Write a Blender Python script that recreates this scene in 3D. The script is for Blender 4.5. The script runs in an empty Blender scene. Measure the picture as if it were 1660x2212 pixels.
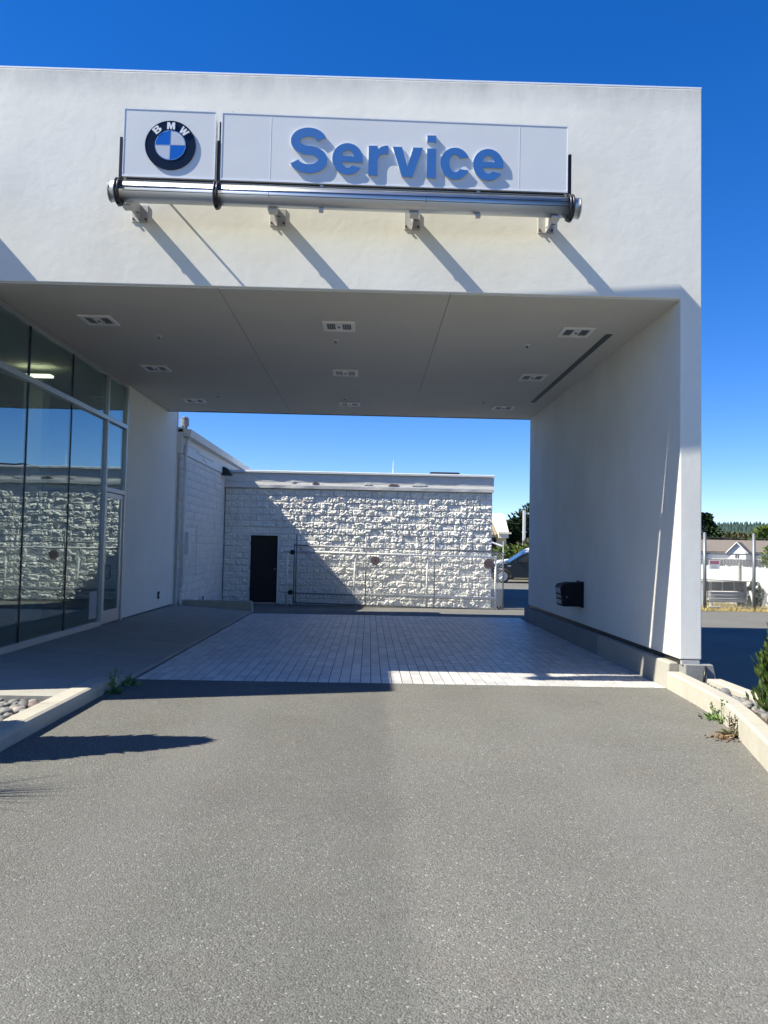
import bpy, bmesh, math, random
from mathutils import Vector, Matrix, noise
random.seed(7)
R = math.radians
SC = bpy.context.scene
COL = SC.collection

# ------------------------------------------------------------------ camera
PITCH, ROLL, YAW = 0.0466, 0.0199, 0.0182
cd = bpy.data.cameras.new('camera'); cam = bpy.data.objects.new('camera', cd); COL.objects.link(cam)
cd.sensor_fit = 'HORIZONTAL'; cd.sensor_width = 36.0; cd.lens = 1646.5 / 1660 * 36; cd.clip_start = 0.05; cd.clip_end = 4000
_fw = Vector((math.sin(YAW) * math.cos(PITCH), math.cos(YAW) * math.cos(PITCH), math.sin(PITCH)))
_rt = Vector((math.cos(YAW), -math.sin(YAW), 0)); _up = _rt.cross(_fw)
_r = _rt * math.cos(ROLL) + _up * math.sin(ROLL); _u = -_rt * math.sin(ROLL) + _up * math.cos(ROLL)
cam.matrix_world = Matrix(((_r.x, _u.x, -_fw.x, 0), (_r.y, _u.y, -_fw.y, 0), (_r.z, _u.z, -_fw.z, 1.6), (0, 0, 0, 1)))
SC.camera = cam

# ------------------------------------------------------------------ sky, sun, exposure
SUN_A, SUN_B = 0.92, 0.228          # metres travelled in +X and +Y for each metre of fall
sun_el = math.atan(1 / math.hypot(SUN_A, SUN_B)); sun_az = math.atan2(-SUN_A, -SUN_B)
w = bpy.data.worlds.new('World'); SC.world = w; w.use_nodes = True
nt = w.node_tree; bg = nt.nodes['Background']
sky = nt.nodes.new('ShaderNodeTexSky'); sky.sky_type = 'NISHITA'; sky.sun_disc = False
sky.sun_elevation = sun_el; sky.sun_rotation = sun_az; sky.air_density = 1.0; sky.dust_density = 0.0; sky.ozone_density = 4.0; sky.altitude = 2500
gm = nt.nodes.new('ShaderNodeGamma'); gm.inputs[1].default_value = 0.82
hs = nt.nodes.new('ShaderNodeHueSaturation'); hs.inputs['Saturation'].default_value = 1.46; hs.inputs['Hue'].default_value = 0.516
nt.links.new(sky.outputs[0], gm.inputs[0]); nt.links.new(gm.outputs[0], hs.inputs['Color']); nt.links.new(hs.outputs[0], bg.inputs[0]); bg.inputs[1].default_value = 0.122
sd = bpy.data.lights.new('sun', 'SUN'); sun = bpy.data.objects.new('sun', sd); COL.objects.link(sun)
sd.energy = 4.6; sd.angle = R(0.53); sd.color = (1.0, 0.945, 0.81)
sun.rotation_euler = Vector((SUN_A, SUN_B, -1)).to_track_quat('-Z', 'Y').to_euler(); sun.location = (-20, -5, 25)
SC.view_settings.view_transform = 'Standard'; SC.view_settings.look = 'None'
SC.view_settings.exposure = 1.15; SC.view_settings.gamma = 1.0; SC.view_settings.use_curve_mapping = False
SC.render.engine = 'CYCLES'
SC.cycles.max_bounces = 10; SC.cycles.diffuse_bounces = 5; SC.cycles.transparent_max_bounces = 16
SC.cycles.caustics_reflective = False; SC.cycles.caustics_refractive = False

# ------------------------------------------------------------------ material helpers
class NT:
    def __init__(s, name):
        s.m = bpy.data.materials.new(name); s.m.use_nodes = True; s.t = s.m.node_tree
        s.p = s.t.nodes['Principled BSDF']; s.out = s.t.nodes['Material Output']
        s.co = s.t.nodes.new('ShaderNodeTexCoord').outputs['Object']
    def n(s, typ, **kw):
        x = s.t.nodes.new(typ)
        for k, v in kw.items():
            if k.startswith('i_'):
                key = k[2:]; key = int(key) if key.isdigit() else key
                if hasattr(v, 'node'): s.t.links.new(v, x.inputs[key])
                else: x.inputs[key].default_value = v
            else: setattr(x, k, v)
        return x
    def link(s, a, b): s.t.links.new(a, b)
    def noise(s, scale, detail=4, rough=.55, vec=None, sx=None):
        v = vec or s.co
        if sx: v = s.n('ShaderNodeMapping', i_0=v, i_3=sx).outputs[0]
        return s.n('ShaderNodeTexNoise', i_Vector=v, i_Scale=scale, i_Detail=detail, i_Roughness=rough).outputs[0]
    def ramp(s, fac, stops):
        r = s.n('ShaderNodeValToRGB', i_0=fac); e = r.color_ramp.elements
        while len(e) < len(stops): e.new(.5)
        for k, (pos, c) in zip(e, stops):
            k.position = pos; k.color = (c if len(c) == 4 else (*c, 1)) if hasattr(c, '__len__') else (c, c, c, 1)
        return r.outputs[0]
    def mix(s, fac, a, b, mode='MIX'):
        x = s.n('ShaderNodeMix', data_type='RGBA', blend_type=mode)
        for key, v in ((0, fac), (6, a), (7, b)):
            if hasattr(v, 'node'): s.link(v, x.inputs[key])
            else: x.inputs[key].default_value = v if not isinstance(v, tuple) or len(v) == 4 else (*v, 1)
        return x.outputs[2]
    def bump(s, h, strength, dist, prev=None):
        b = s.n('ShaderNodeBump', i_Height=h, i_Strength=strength, i_Distance=dist)
        if prev: s.link(prev, b.inputs['Normal'])
        s.link(b.outputs[0], s.p.inputs['Normal']); return b.outputs[0]
    def base(s, c):
        if hasattr(c, 'node'): s.link(c, s.p.inputs['Base Color'])
        else: s.p.inputs['Base Color'].default_value = (*c, 1)
    def set(s, rough=None, metal=None, spec=None):
        if rough is not None: s.p.inputs['Roughness'].default_value = rough
        if metal is not None: s.p.inputs['Metallic'].default_value = metal
        if spec is not None: s.p.inputs['Specular IOR Level'].default_value = spec

def plain(name, c, rough=.6, metal=0, var=.12, vs=6, bump=0, bs=40, spec=.5):
    k = NT(name)
    f = k.noise(vs, 5, .6)
    k.base(k.mix(f, tuple(min(1, x * (1 - var)) for x in c), tuple(min(1, x * (1 + var)) for x in c)))
    k.set(rough, metal, spec)
    if bump: k.bump(k.noise(bs, 4), bump, .01)
    return k.m

def sepz(k): return k.n('ShaderNodeSeparateXYZ', i_0=k.co).outputs
def math_(k, op, a, b=0.0, clamp=False):
    x = k.n('ShaderNodeMath', operation=op, use_clamp=clamp, i_0=a, i_1=b); return x.outputs[0]
def mrange(k, v, a, b, c=0.0, d=1.0):
    return k.n('ShaderNodeMapRange', i_0=v, i_1=a, i_2=b, i_3=c, i_4=d).outputs[0]

def stucco(name, base, dirt=True):
    k = NT(name)
    big = k.noise(.9, 6, .6); streak = k.noise(1.5, 4, .6, sx=(1.4, .5, .3)); fine = k.noise(9, 5, .6)
    c = k.mix(k.ramp(big, [(.3, 0), (.72, 1)]), tuple(x * .9 for x in base), base)
    c = k.mix(k.ramp(streak, [(.46, 0), (.85, .22)]), c, tuple(x * .76 for x in base))
    if dirt:
        z = sepz(k)[2]
        edge = math_(k, 'MULTIPLY', mrange(k, z, 6.75, 7.25), k.noise(3.5, 5, .7, sx=(1, 1, .3)))
        c = k.mix(k.ramp(edge, [(.15, 0), (.65, .6)]), c, (.34, .35, .35))
        rust = math_(k, 'MULTIPLY', k.noise(1.3, 4, .6, sx=(.8, 1, .5)), mrange(k, z, 5.9, 5.0, 0, 1))
        c = k.mix(k.ramp(rust, [(.38, 0), (.8, .3)]), c, (.62, .54, .4))
    k.base(c); k.set(.85, 0, .25)
    b = k.bump(fine, .35, .006)
    b = k.bump(k.noise(2.2, 3), .12, .03, b)
    k.bump(k.noise(120, 3), .25, .002, b)
    return k.m

M = {}
M['stucco'] = stucco('stucco', (.82, .805, .725))
M['stucco_plain'] = stucco('stucco_plain', (.81, .79, .715), False)
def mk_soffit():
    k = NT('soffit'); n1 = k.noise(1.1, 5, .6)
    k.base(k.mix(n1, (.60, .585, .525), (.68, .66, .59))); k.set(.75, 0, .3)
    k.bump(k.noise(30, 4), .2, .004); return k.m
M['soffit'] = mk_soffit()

def mk_asphalt():
    k = NT('asphalt')
    v1 = k.n('ShaderNodeTexVoronoi', i_Vector=k.co, i_Scale=125.0)
    v2 = k.n('ShaderNodeTexVoronoi', i_Vector=k.co, i_Scale=240.0)
    cell = k.n('ShaderNodeSeparateColor', i_0=v1.outputs['Color']).outputs
    cell2 = k.n('ShaderNodeSeparateColor', i_0=v2.outputs['Color']).outputs
    c = k.ramp(cell[0], [(0, (.066, .066, .060)), (.4, (.132, .131, .117)), (.9, (.185, .183, .163)), (.978, (.22, .217, .195)), (.99, (.44, .43, .39)), (1, (.52, .51, .46))])
    c2 = k.ramp(cell2[1], [(0, (.075, .075, .069)), (.7, (.155, .153, .137)), (.985, (.195, .192, .172)), (1, (.44, .43, .39))])
    c = k.mix(.5, c, c2)
    patch = k.noise(.45, 5, .6); pt2 = k.noise(1.9, 6, .7)
    c = k.mix(1.0, c, k.ramp(patch, [(.3, (.86, .86, .86)), (.7, (1.10, 1.10, 1.09))]), 'MULTIPLY')
    c = k.mix(k.ramp(pt2, [(.5, 0), (.8, .42)]), c, (.15, .125, .10))
    x = sepz(k)
    # paving seam: the lane right of it was laid finer and slightly paler, the joint itself rolled darker
    wob = math_(k, 'ADD', x[0], math_(k, 'MULTIPLY', k.noise(1.2, 3), .16))
    seam = mrange(k, wob, .20, .36)
    c = k.mix(1.0, c, k.mix(seam, (.965, .965, .97), (1.095, 1.09, 1.085)), 'MULTIPLY')
    band = math_(k, 'MULTIPLY', mrange(k, wob, -.55, .1), mrange(k, wob, .34, .22))
    c = k.mix(math_(k, 'MULTIPLY', band, .15), c, (.09, .088, .083))
    # tyre lanes, polished slightly paler, and a few old drips between them
    for cx in (-1.25, 1.75):
        ln = k.n('ShaderNodeMapRange', i_0=math_(k, 'ABSOLUTE', math_(k, 'SUBTRACT', wob, cx)), i_1=.45, i_2=.1, i_3=0.0, i_4=.16).outputs[0]
        c = k.mix(ln, c, (.215, .21, .195))
    oil = math_(k, 'MULTIPLY', k.ramp(k.noise(2.3, 4, .6), [(.62, 0), (.72, 1)]), .3)
    c = k.mix(oil, c, (.075, .074, .072))
    k.base(c); k.set(.9, 0, .22)
    h = math_(k, 'SUBTRACT', 1.0, v1.outputs['Distance'])
    b = k.bump(h, .7, .005)
    k.bump(k.noise(60, 4, .7), .5, .007, b)
    return k.m
M['asphalt'] = mk_asphalt()

def mk_tile():
    k = NT('paver_tile')
    oi = k.n('ShaderNodeObjectInfo').outputs['Random']; gi = k.n('ShaderNodeNewGeometry').outputs['Random Per Island']
    r = math_(k, 'FRACT', math_(k, 'ADD', oi, gi))
    geo = k.n('ShaderNodeNewGeometry').outputs['Position']
    c = k.ramp(r, [(0, (.46, .445, .42)), (.5, (.56, .54, .505)), (1, (.64, .615, .575))])
    st = k.noise(.7, 5, .65, vec=geo)
    c = k.mix(k.ramp(st, [(.5, 0), (.75, .5)]), c, (.30, .29, .28))
    c = k.mix(k.ramp(k.noise(14, 4, .6, vec=geo), [(.35, .3), (.6, 0)]), c, (.4, .4, .41))
    k.base(c); k.set(.42, 0, .45); k.bump(k.noise(60, 3, vec=geo), .15, .002); return k.m
M['tile'] = mk_tile()
M['grout'] = plain('grout', (.035, .035, .035), .95)

def mk_concrete(name, base, bump=.4):
    k = NT(name)
    a = k.noise(1.6, 6, .65); b = k.noise(16, 5, .7); s = k.noise(3, 5, .6, sx=(1, 1, .25))
    c = k.mix(a, tuple(x * .78 for x in base), tuple(x * 1.12 for x in base))
    c = k.mix(k.ramp(b, [(.52, 0), (.75, .4)]), c, tuple(x * .62 for x in base))
    c = k.mix(k.ramp(s, [(.55, 0), (.8, .35)]), c, tuple(x * .55 for x in base))
    k.base(c); k.set(.9, 0, .25); bb = k.bump(k.noise(70, 4), bump, .004); k.bump(k.noise(9, 4), bump, .012, bb); return k.m
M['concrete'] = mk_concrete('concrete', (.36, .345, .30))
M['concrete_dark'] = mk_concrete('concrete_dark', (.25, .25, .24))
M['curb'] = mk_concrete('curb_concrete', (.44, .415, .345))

def mk_block(name, base, bump, fine):
    k = NT(name)
    oi = k.n('ShaderNodeObjectInfo').outputs['Random']; gi = k.n('ShaderNodeNewGeometry').outputs['Random Per Island']
    geo = k.n('ShaderNodeNewGeometry').outputs['Position']
    r = math_(k, 'FRACT', math_(k, 'ADD', oi, gi))
    c = k.mix(r, tuple(x * .93 for x in base), base)
    c = k.mix(k.ramp(k.noise(6, 5, .7, vec=geo), [(.5, 0), (.78, .35)]), c, tuple(x * .62 for x in base))
    c = k.mix(k.ramp(k.noise(2, 5, .7, vec=geo), [(.62, 0), (.72, .4)]), c, (.42, .36, .34))
    k.base(c); k.set(.8, 0, .3); b = k.bump(k.noise(fine, 5, .7, vec=geo), bump, .02); k.bump(k.noise(90, 3, vec=geo), .3, .004, b); return k.m
M['splitface'] = mk_block('split_face_paint', (.82, .80, .74), .6, 22)
M['block'] = mk_block('block_paint', (.74, .725, .68), .5, 16)
M['mortar'] = plain('mortar_paint', (.52, .51, .48), .9)

M['white_paint'] = plain('white_paint', (.72, .72, .70), .6, bump=.1)
M['flash'] = plain('cap_flashing', (.66, .68, .68), .4, .2)
M['alu'] = plain('anodised_aluminium', (.46, .47, .47), .42, .75, .06)
M['black'] = plain('black_gasket', (.012, .013, .015), .4, var=.3)
M['dark_steel'] = plain('dark_steel', (.035, .037, .045), .38, .6, .3)
M['galv'] = plain('galvanised_steel', (.21, .22, .23), .5, .55, .2)
M['galv_paint'] = plain('grey_bracket_paint', (.46, .46, .45), .55, .25, .2)
M['wire'] = plain('fence_wire', (.42, .43, .44), .5, .4, .1)
M['rust'] = plain('rusted_bolt', (.16, .09, .05), .8, .2, .4)
M['door_dark'] = plain('dark_door', (.010, .006, .006), .7, var=.3)
M['void'] = plain('unlit_interior', (.02, .02, .02), .9)

def mk_tube():
    k = NT('brushed_tube')
    k.base(k.mix(k.noise(9, 4, .6, sx=(.15, 1, 1)), (.50, .51, .51), (.66, .67, .67)))
    k.set(.4, .85); k.bump(k.noise(200, 2, sx=(.03, 1, 1)), .08, .001); return k.m
M['tube'] = mk_tube()
def mk_sign():
    k = NT('sign_face'); k.base(k.mix(k.noise(1.3, 4), (.66, .675, .67), (.72, .735, .73))); k.set(.35, 0, .5)
    k.bump(k.noise(1.6, 2), .15, .02); return k.m
M['sign'] = mk_sign()
M['trim_white'] = plain('sign_trim', (.82, .83, .83), .35, .1)
M['sign_blue'] = plain('letter_blue', (.035, .15, .42), .45, var=.08)
M['letter_side'] = plain('letter_return', (.6, .62, .64), .45)
M['emb_black'] = plain('emblem_black', (.008, .010, .016), .22)
M['emb_blue'] = plain('emblem_blue', (.008, .12, .50), .25, var=.05)
M['emb_white'] = plain('emblem_silver', (.60, .61, .62), .32, .25)
M['chrome'] = plain('emblem_chrome', (.78, .79, .8), .2, .8)

def mk_glass():
    k = NT('storefront_glass'); t = k.t; t.nodes.remove(k.p)
    wav = k.noise(.9, 2, .5, sx=(1, 1, .35)); wv2 = k.noise(5, 2, .5, sx=(1, .4, 1))
    b = k.n('ShaderNodeBump', i_Height=wav, i_Strength=.15, i_Distance=.035)
    b2 = k.n('ShaderNodeBump', i_Height=wv2, i_Strength=.04, i_Distance=.006, i_Normal=b.outputs[0])
    bf = k.n('ShaderNodeNewGeometry').outputs['Backfacing']
    fr = k.n('ShaderNodeFresnel', i_IOR=mrange(k, bf, 0, 1, 2.5, .4))
    gl = k.n('ShaderNodeBsdfGlossy', i_Color=(.88, .95, .95, 1), i_Roughness=.0, i_Normal=b2.outputs[0])
    tr = k.n('ShaderNodeBsdfTransparent', i_Color=(.62, .77, .80, 1))
    mx = k.n('ShaderNodeMixShader', i_0=fr.outputs[0], i_1=tr.outputs[0], i_2=gl.outputs[0])
    k.link(mx.outputs[0], k.out.inputs[0]); return k.m
M['glass'] = mk_glass()
def mk_carglass():
    k = NT('car_glass'); k.base((.02, .03, .04)); k.set(.05, 0, .8); return k.m
M['carglass'] = mk_carglass()
def mk_emit(name, c, s):
    k = NT(name); k.base(c); k.p.inputs['Emission Color'].default_value = (*c, 1); k.p.inputs['Emission Strength'].default_value = s; return k.m
M['lamp_lit'] = mk_emit('lit_tube', (1, .80, .48), 2.5)
M['lens'] = plain('lamp_lens', (.16, .165, .165), .3)
M['fixture'] = plain('fixture_enamel', (.84, .84, .82), .45)
M['dark_slot'] = plain('slot_metal', (.07, .09, .10), .5, .3)
M['floor_in'] = plain('showroom_floor', (.30, .30, .29), .35)
M['wall_in'] = plain('showroom_wall', (.7, .72, .69), .8)

def leafmat(name, a, b):
    k = NT(name); gi = k.n('ShaderNodeNewGeometry').outputs['Random Per Island']
    k.base(k.mix(gi, a, b)); k.set(.6, 0, .25)
    k.p.inputs['Transmission Weight'].default_value = 0
    return k.m
M['leaf_arb'] = leafmat('arborvitae_leaf', (.022, .050, .009), (.085, .125, .025))
M['leaf_dark'] = leafmat('conifer_leaf', (.012, .028, .012), (.035, .065, .022))
M['leaf_olive'] = leafmat('olive_leaf', (.05, .055, .02), (.11, .10, .04))
M['leaf_green'] = leafmat('hedge_leaf', (.05, .09, .015), (.14, .18, .035))
M['leaf_weed'] = leafmat('weed_leaf', (.07, .14, .03), (.16, .25, .07))
M['weed_dry'] = leafmat('weed_dry', (.12, .07, .04), (.25, .17, .10))
M['hill_tree'] = leafmat('hazed_far_wood', (.022, .050, .040), (.050, .085, .065))  # blue-green tint puts the distance haze into the leaf colour
M['dry_grass'] = leafmat('dry_grass', (.42, .32, .10), (.62, .5, .22))
M['bark'] = plain('bark', (.08, .06, .045), .9, var=.3, bump=.5)
M['soil'] = mk_concrete('bed_soil', (.10, .085, .07), .8)
def mk_stone():
    k = NT('river_stone'); oi = k.n('ShaderNodeObjectInfo').outputs['Random']
    c = k.ramp(oi, [(0, (.09, .095, .10)), (.3, (.17, .17, .165)), (.6, (.24, .23, .20)), (.8, (.13, .14, .135)), (.93, (.17, .10, .085)), (1, (.40, .38, .34))])
    c = k.mix(k.ramp(k.noise(12, 4, .6), [(.5, 0), (.8, .5)]), c, (.36, .35, .33)); k.base(c); k.set(.7, 0, .35); return k.m
M['stone'] = mk_stone()
M['mailbox'] = plain('drop_box_black', (.006, .007, .010), .6, spec=.2)
M['label_paper'] = plain('label_paper', (.34, .35, .36), .6)
M['ground'] = plain('ground_far', (.13, .12, .075), .95, var=.3, vs=.3)
M['roof_brown'] = plain('shingle_roof', (.17, .145, .12), .9, var=.25, vs=3, bump=.3)
M['roof_tan'] = plain('tan_tile_roof', (.24, .20, .14), .85, var=.25, vs=3, bump=.3)
M['cream'] = plain('cream_stucco', (.78, .72, .58), .8)
M['house_white'] = plain('house_white', (.78, .78, .76), .7)
M['house_grey'] = plain('house_grey', (.42, .42, .42), .8)
M['window_dark'] = plain('window_dark', (.03, .035, .04), .15)
M['picket'] = plain('picket_white', (.78, .77, .74), .7, var=.12, vs=8)
M['old_wood'] = plain('weathered_wood', (.24, .235, .22), .9, var=.35, vs=10, bump=.4)
M['suv_paint'] = plain('slate_blue_paint', (.010, .018, .027), .3, .2, .05)
M['white_car'] = plain('white_car_paint', (.75, .75, .75), .3, 0, .03)
M['tyre'] = plain('tyre', (.015, .015, .015), .85)
M['rim'] = plain('alloy_rim', (.45, .46, .47), .35, .8)
M['red_fade'] = plain('faded_red', (.125, .088, .088), .6, var=.2)
M['sign_red'] = plain('sign_red', (.38, .13, .17), .7)
M['sign_wht'] = plain('sign_white', (.7, .7, .68), .6)
M['maroon'] = plain('maroon_wall', (.07, .035, .04), .8)

# ------------------------------------------------------------------ mesh helpers
class MB:
    def __init__(s): s.v = []; s.f = []
    def add(s, v, f):
        o = len(s.v); s.v += [tuple(p) for p in v]; s.f += [tuple(i + o for i in q) for q in f]; return s
    def box(s, x0, y0, z0, x1, y1, z1):
        x0, x1 = min(x0, x1), max(x0, x1); y0, y1 = min(y0, y1), max(y0, y1); z0, z1 = min(z0, z1), max(z0, z1)
        return s.add([(x0, y0, z0), (x1, y0, z0), (x1, y1, z0), (x0, y1, z0), (x0, y0, z1), (x1, y0, z1), (x1, y1, z1), (x0, y1, z1)],
                     [(3, 2, 1, 0), (4, 5, 6, 7), (0, 1, 5, 4), (1, 2, 6, 5), (2, 3, 7, 6), (3, 0, 4, 7)])
    def tube(s, p0, p1, r0, r1=None, n=10, cap=True):
        p0 = Vector(p0); p1 = Vector(p1); r1 = r0 if r1 is None else r1
        d = (p1 - p0).normalized(); a = d.orthogonal().normalized(); b = d.cross(a)
        v = [p + (a * math.cos(t) + b * math.sin(t)) * r for p, r in ((p0, r0), (p1, r1)) for t in [2 * math.pi * i / n for i in range(n)]]
        f = [(i, (i + 1) % n, n + (i + 1) % n, n + i) for i in range(n)]
        if cap: f += [tuple(range(n - 1, -1, -1)), tuple(range(n, 2 * n))]
        return s.add(v, f)
    def path(s, pts, r, n=8):
        for a, b in zip(pts[:-1], pts[1:]): s.tube(a, b, r, r, n)
        return s
    def prism(s, poly, axis, a, b):
        """poly of 2-D points extruded along axis 0/1/2 from a to b"""
        def put(p, t):
            q = [p[0], p[1]]; q.insert(axis, t); return tuple(q)
        n = len(poly)
        return s.add([put(p, a) for p in poly] + [put(p, b) for p in poly],
                     [tuple(range(n - 1, -1, -1)), tuple(range(n, 2 * n))] + [(i, (i + 1) % n, n + (i + 1) % n, n + i) for i in range(n)])
    def hull8(s, lo, hi):   # two quads (4 pts each) joined
        return s.add(list(lo) + list(hi), [(3, 2, 1, 0), (4, 5, 6, 7), (0, 1, 5, 4), (1, 2, 6, 5), (2, 3, 7, 6), (3, 0, 4, 7)])
    def mesh(s, name):
        me = bpy.data.meshes.new(name); me.from_pydata(s.v, [], s.f)
        bm = bmesh.new(); bm.from_mesh(me); bmesh.ops.recalc_face_normals(bm, faces=bm.faces); bm.to_mesh(me); bm.free()
        return me
    def build(s, name, mat, parent=None, smooth=False, bevel=0, seg=1):
        return link(name, s.mesh(name), mat, parent, smooth, bevel, seg)

def link(name, me, mat, parent=None, smooth=False, bevel=0, seg=1, loc=None):
    if mat and not me.materials: me.materials.append(mat if not isinstance(mat, str) else M[mat])
    if smooth:
        me.polygons.foreach_set('use_smooth', [True] * len(me.polygons))
    o = bpy.data.objects.new(name, me); COL.objects.link(o)
    if bevel:
        b = o.modifiers.new('bevel', 'BEVEL'); b.width = bevel; b.segments = seg; b.limit_method = 'ANGLE'; b.angle_limit = R(40)
    if loc: o.location = loc
    if parent: attach(o, parent)
    return o
def wmat(o):
    m = o.matrix_parent_inverse @ o.matrix_basis
    return (wmat(o.parent) @ m) if o.parent else o.matrix_basis.copy()
def attach(o, parent):
    o.parent = parent
    o.matrix_parent_inverse = Matrix.Identity(4) if parent.parent else Matrix.Translation(-parent.location)
def tag(o, label=None, cat=None, group=None, kind=None):
    if label: o['label'] = label
    if cat: o['category'] = cat
    if group: o['group'] = group
    if kind: o['kind'] = kind
    return o
def thing(name, loc, label, cat, group=None):
    o = bpy.data.objects.new(name, None); COL.objects.link(o); o.location = loc; o.empty_display_size = .2
    return tag(o, label, cat, group)
def local(o, parent, loc=(0, 0, 0)):     # child given in the parent's own frame
    o.parent = parent; o.location = loc; return o
def copy_tree(o, loc=None, parent=None):
    c = o.copy(); COL.objects.link(c)
    if parent: c.parent = parent
    if loc: c.location = loc
    for ch in [x for x in COL.objects if x.parent == o]: copy_tree(ch, None, c)
    return c

# ================================================================== THE GROUND
LOT = -0.25
g = MB(); g.add([(-1500, -600, LOT - .06), (1500, -600, LOT - .06), (1500, 2500, LOT - .06), (-1500, 2500, LOT - .06)], [(0, 1, 2, 3)])
tag(g.build('ground', 'ground'), kind='structure')
g = MB(); g.add([(-40, -40, LOT), (60, -40, LOT), (60, 62, LOT), (-40, 62, LOT)], [(0, 1, 2, 3)])
tag(g.build('parking_lot', 'asphalt'), kind='structure')
# the drive up to the canopy
KERB = [(3.57, 9.07), (3.49, 8.09), (3.42, 7.4), (3.28, 6.78), (2.98, 5.67), (2.62, 4.6), (2.6, 3.6), (3.2, 2.4), (5.0, 1.6)]
drive = [(-2.76, 9.07)] + [(-2.76, y) for y in (6, 3, 0)] + [(-2.76, -14), (6, -14), (6, 1.5)] + KERB[::-1]
g = MB(); g.prism(drive, 2, LOT - .02, 0.0); tag(g.build('driveway', 'asphalt'), kind='structure')
# lane behind the canopy, falling to the lot
def sm(t): t = max(0, min(1, t)); return t * t * (3 - 2 * t)
g = MB(); nx, ny = 36, 20; X0, X1, Y0, Y1 = -4.6, 13.4, 18.04, 24.25
vv = []
for j in range(ny + 1):
    for i in range(nx + 1):
        x = X0 + (X1 - X0) * i / nx; y = Y0 + (Y1 - Y0) * j / ny
        vv.append((x, y, -0.245 * max(sm((y - 18) / 6.0), sm((x - 3.7) / 1.6)) - .002))
g.add(vv, [(j * (nx + 1) + i, j * (nx + 1) + i + 1, (j + 1) * (nx + 1) + i + 1, (j + 1) * (nx + 1) + i) for j in range(ny) for i in range(nx)])
tag(g.build('rear_lane', 'asphalt', smooth=True), kind='structure')

# tiled floor under the canopy
g = MB(); g.box(-2.74, 9.075, LOT, 3.60, 18.035, -.006)
paving = tag(g.build('paved_floor', 'grout'), kind='structure')
NC = 50; TW = (3.575 + 2.72) / NC; TL = .25; J = .008
tm = MB(); tm.box(-TW / 2 + J / 2, -TL / 2 + .009, -.018, TW / 2 - J / 2, TL / 2 - .009, 0)
tme = tm.mesh('tile'); tme.materials.append(M['tile'])
bmx = bmesh.new(); bmx.from_mesh(tme); bmesh.ops.bevel(bmx, geom=[e for e in bmx.edges if all(v.co.z > -.001 for v in e.verts)], offset=.003, segments=1, affect='EDGES'); bmx.to_mesh(tme); bmx.free()
rest = MB(); cells = []
for c in range(NC):
    x = -2.72 + (c + .5) * TW; off = random.random() * TL
    y = 9.08 - off
    while y < 18.03:
        a, b = max(y, 9.08), min(y + TL, 18.03)
        if b - a > .03: cells.append((a, b, x))
        y += TL
cells.sort(key=lambda q: q[0]); nparts = 0
for a, b, x in cells:
    dz = random.uniform(-.0012, .0012)
    if nparts < 298 and a < 10.6:
        o = bpy.data.objects.new('tile', tme); COL.objects.link(o); o.parent = paving
        o.location = (x, (a + b) / 2, dz); o.scale = (1, (b - a) / TL, 1); nparts += 1
    else:
        rest.box(x - TW / 2 + J / 2, a + .009, -.018, x + TW / 2 - J / 2, b - .009, dz)
tag(rest.build('tile_field', 'tile', paving), kind='stuff')

# sidewalk on the glass side
g = MB(); g.box(-4.685, 7.37, LOT, -2.97, 18.59, -.02); walk = tag(g.build('sidewalk', 'concrete_dark'), kind='structure')
def edge_z(y): return .132 - .116 * sm((y - 8.25) / .95)
ys = [7.36, 8.25, 8.75, 9.2, 10.5, 12.4, 14.3, 16.4, 18.6]
for a, b in zip(ys[:-1], ys[1:]):
    ga, gb = (.005 if a not in (8.75, 9.2) else .0), (.005 if b not in (8.75, 9.2) else .0)
    za, zb = edge_z(a) - .004, edge_z(b) - .004
    MB().hull8([(-4.688, a + ga, LOT + .01), (-2.965, a + ga, LOT + .01), (-2.965, b - gb, LOT + .01), (-4.688, b - gb, LOT + .01)], [(-4.688, a + ga, .13), (-2.965, a + ga, za), (-2.965, b - gb, zb), (-4.688, b - gb, .13)]).build('slab', 'concrete', walk)
kb = tag(MB().box(-2.955, 2.0, LOT, -2.80, 18.6, -.05).build('kerb_left', 'concrete_dark'), kind='structure')
def kerb_piece(st):
    V = []; n = 6
    for y in st:
        h = edge_z(y)
        V += [(-2.958, y, -.06), (-2.757, y, -.06), (-2.759, y, max(.002, h - .05)), (-2.772, y, max(.004, h - .012)), (-2.80, y, h), (-2.958, y, h + .002)]
    m = len(st)
    F = [(i * n + j, i * n + (j + 1) % n, (i + 1) * n + (j + 1) % n, (i + 1) * n + j) for i in range(m - 1) for j in range(n)] + [tuple(range(n)), tuple((m - 1) * n + j for j in range(n))]
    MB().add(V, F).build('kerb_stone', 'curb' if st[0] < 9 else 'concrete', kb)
for st in ((2.0, 4.395), (4.402, 6.995), (7.002, 8.0, 8.245), (8.252, 8.45, 8.65, 8.85, 9.05, 9.25), (9.257, 11.5), (11.507, 14.0), (14.007, 16.4), (16.407, 18.6)): kerb_piece(st)
g = MB(); g.prism([(-4.60, .0), (-2.80, .0), (-2.84, .235), (-4.60, .235)], 1, 18.605, 18.80)
tag(g.build('kerb_end', 'concrete', bevel=.012), kind='structure')

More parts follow.
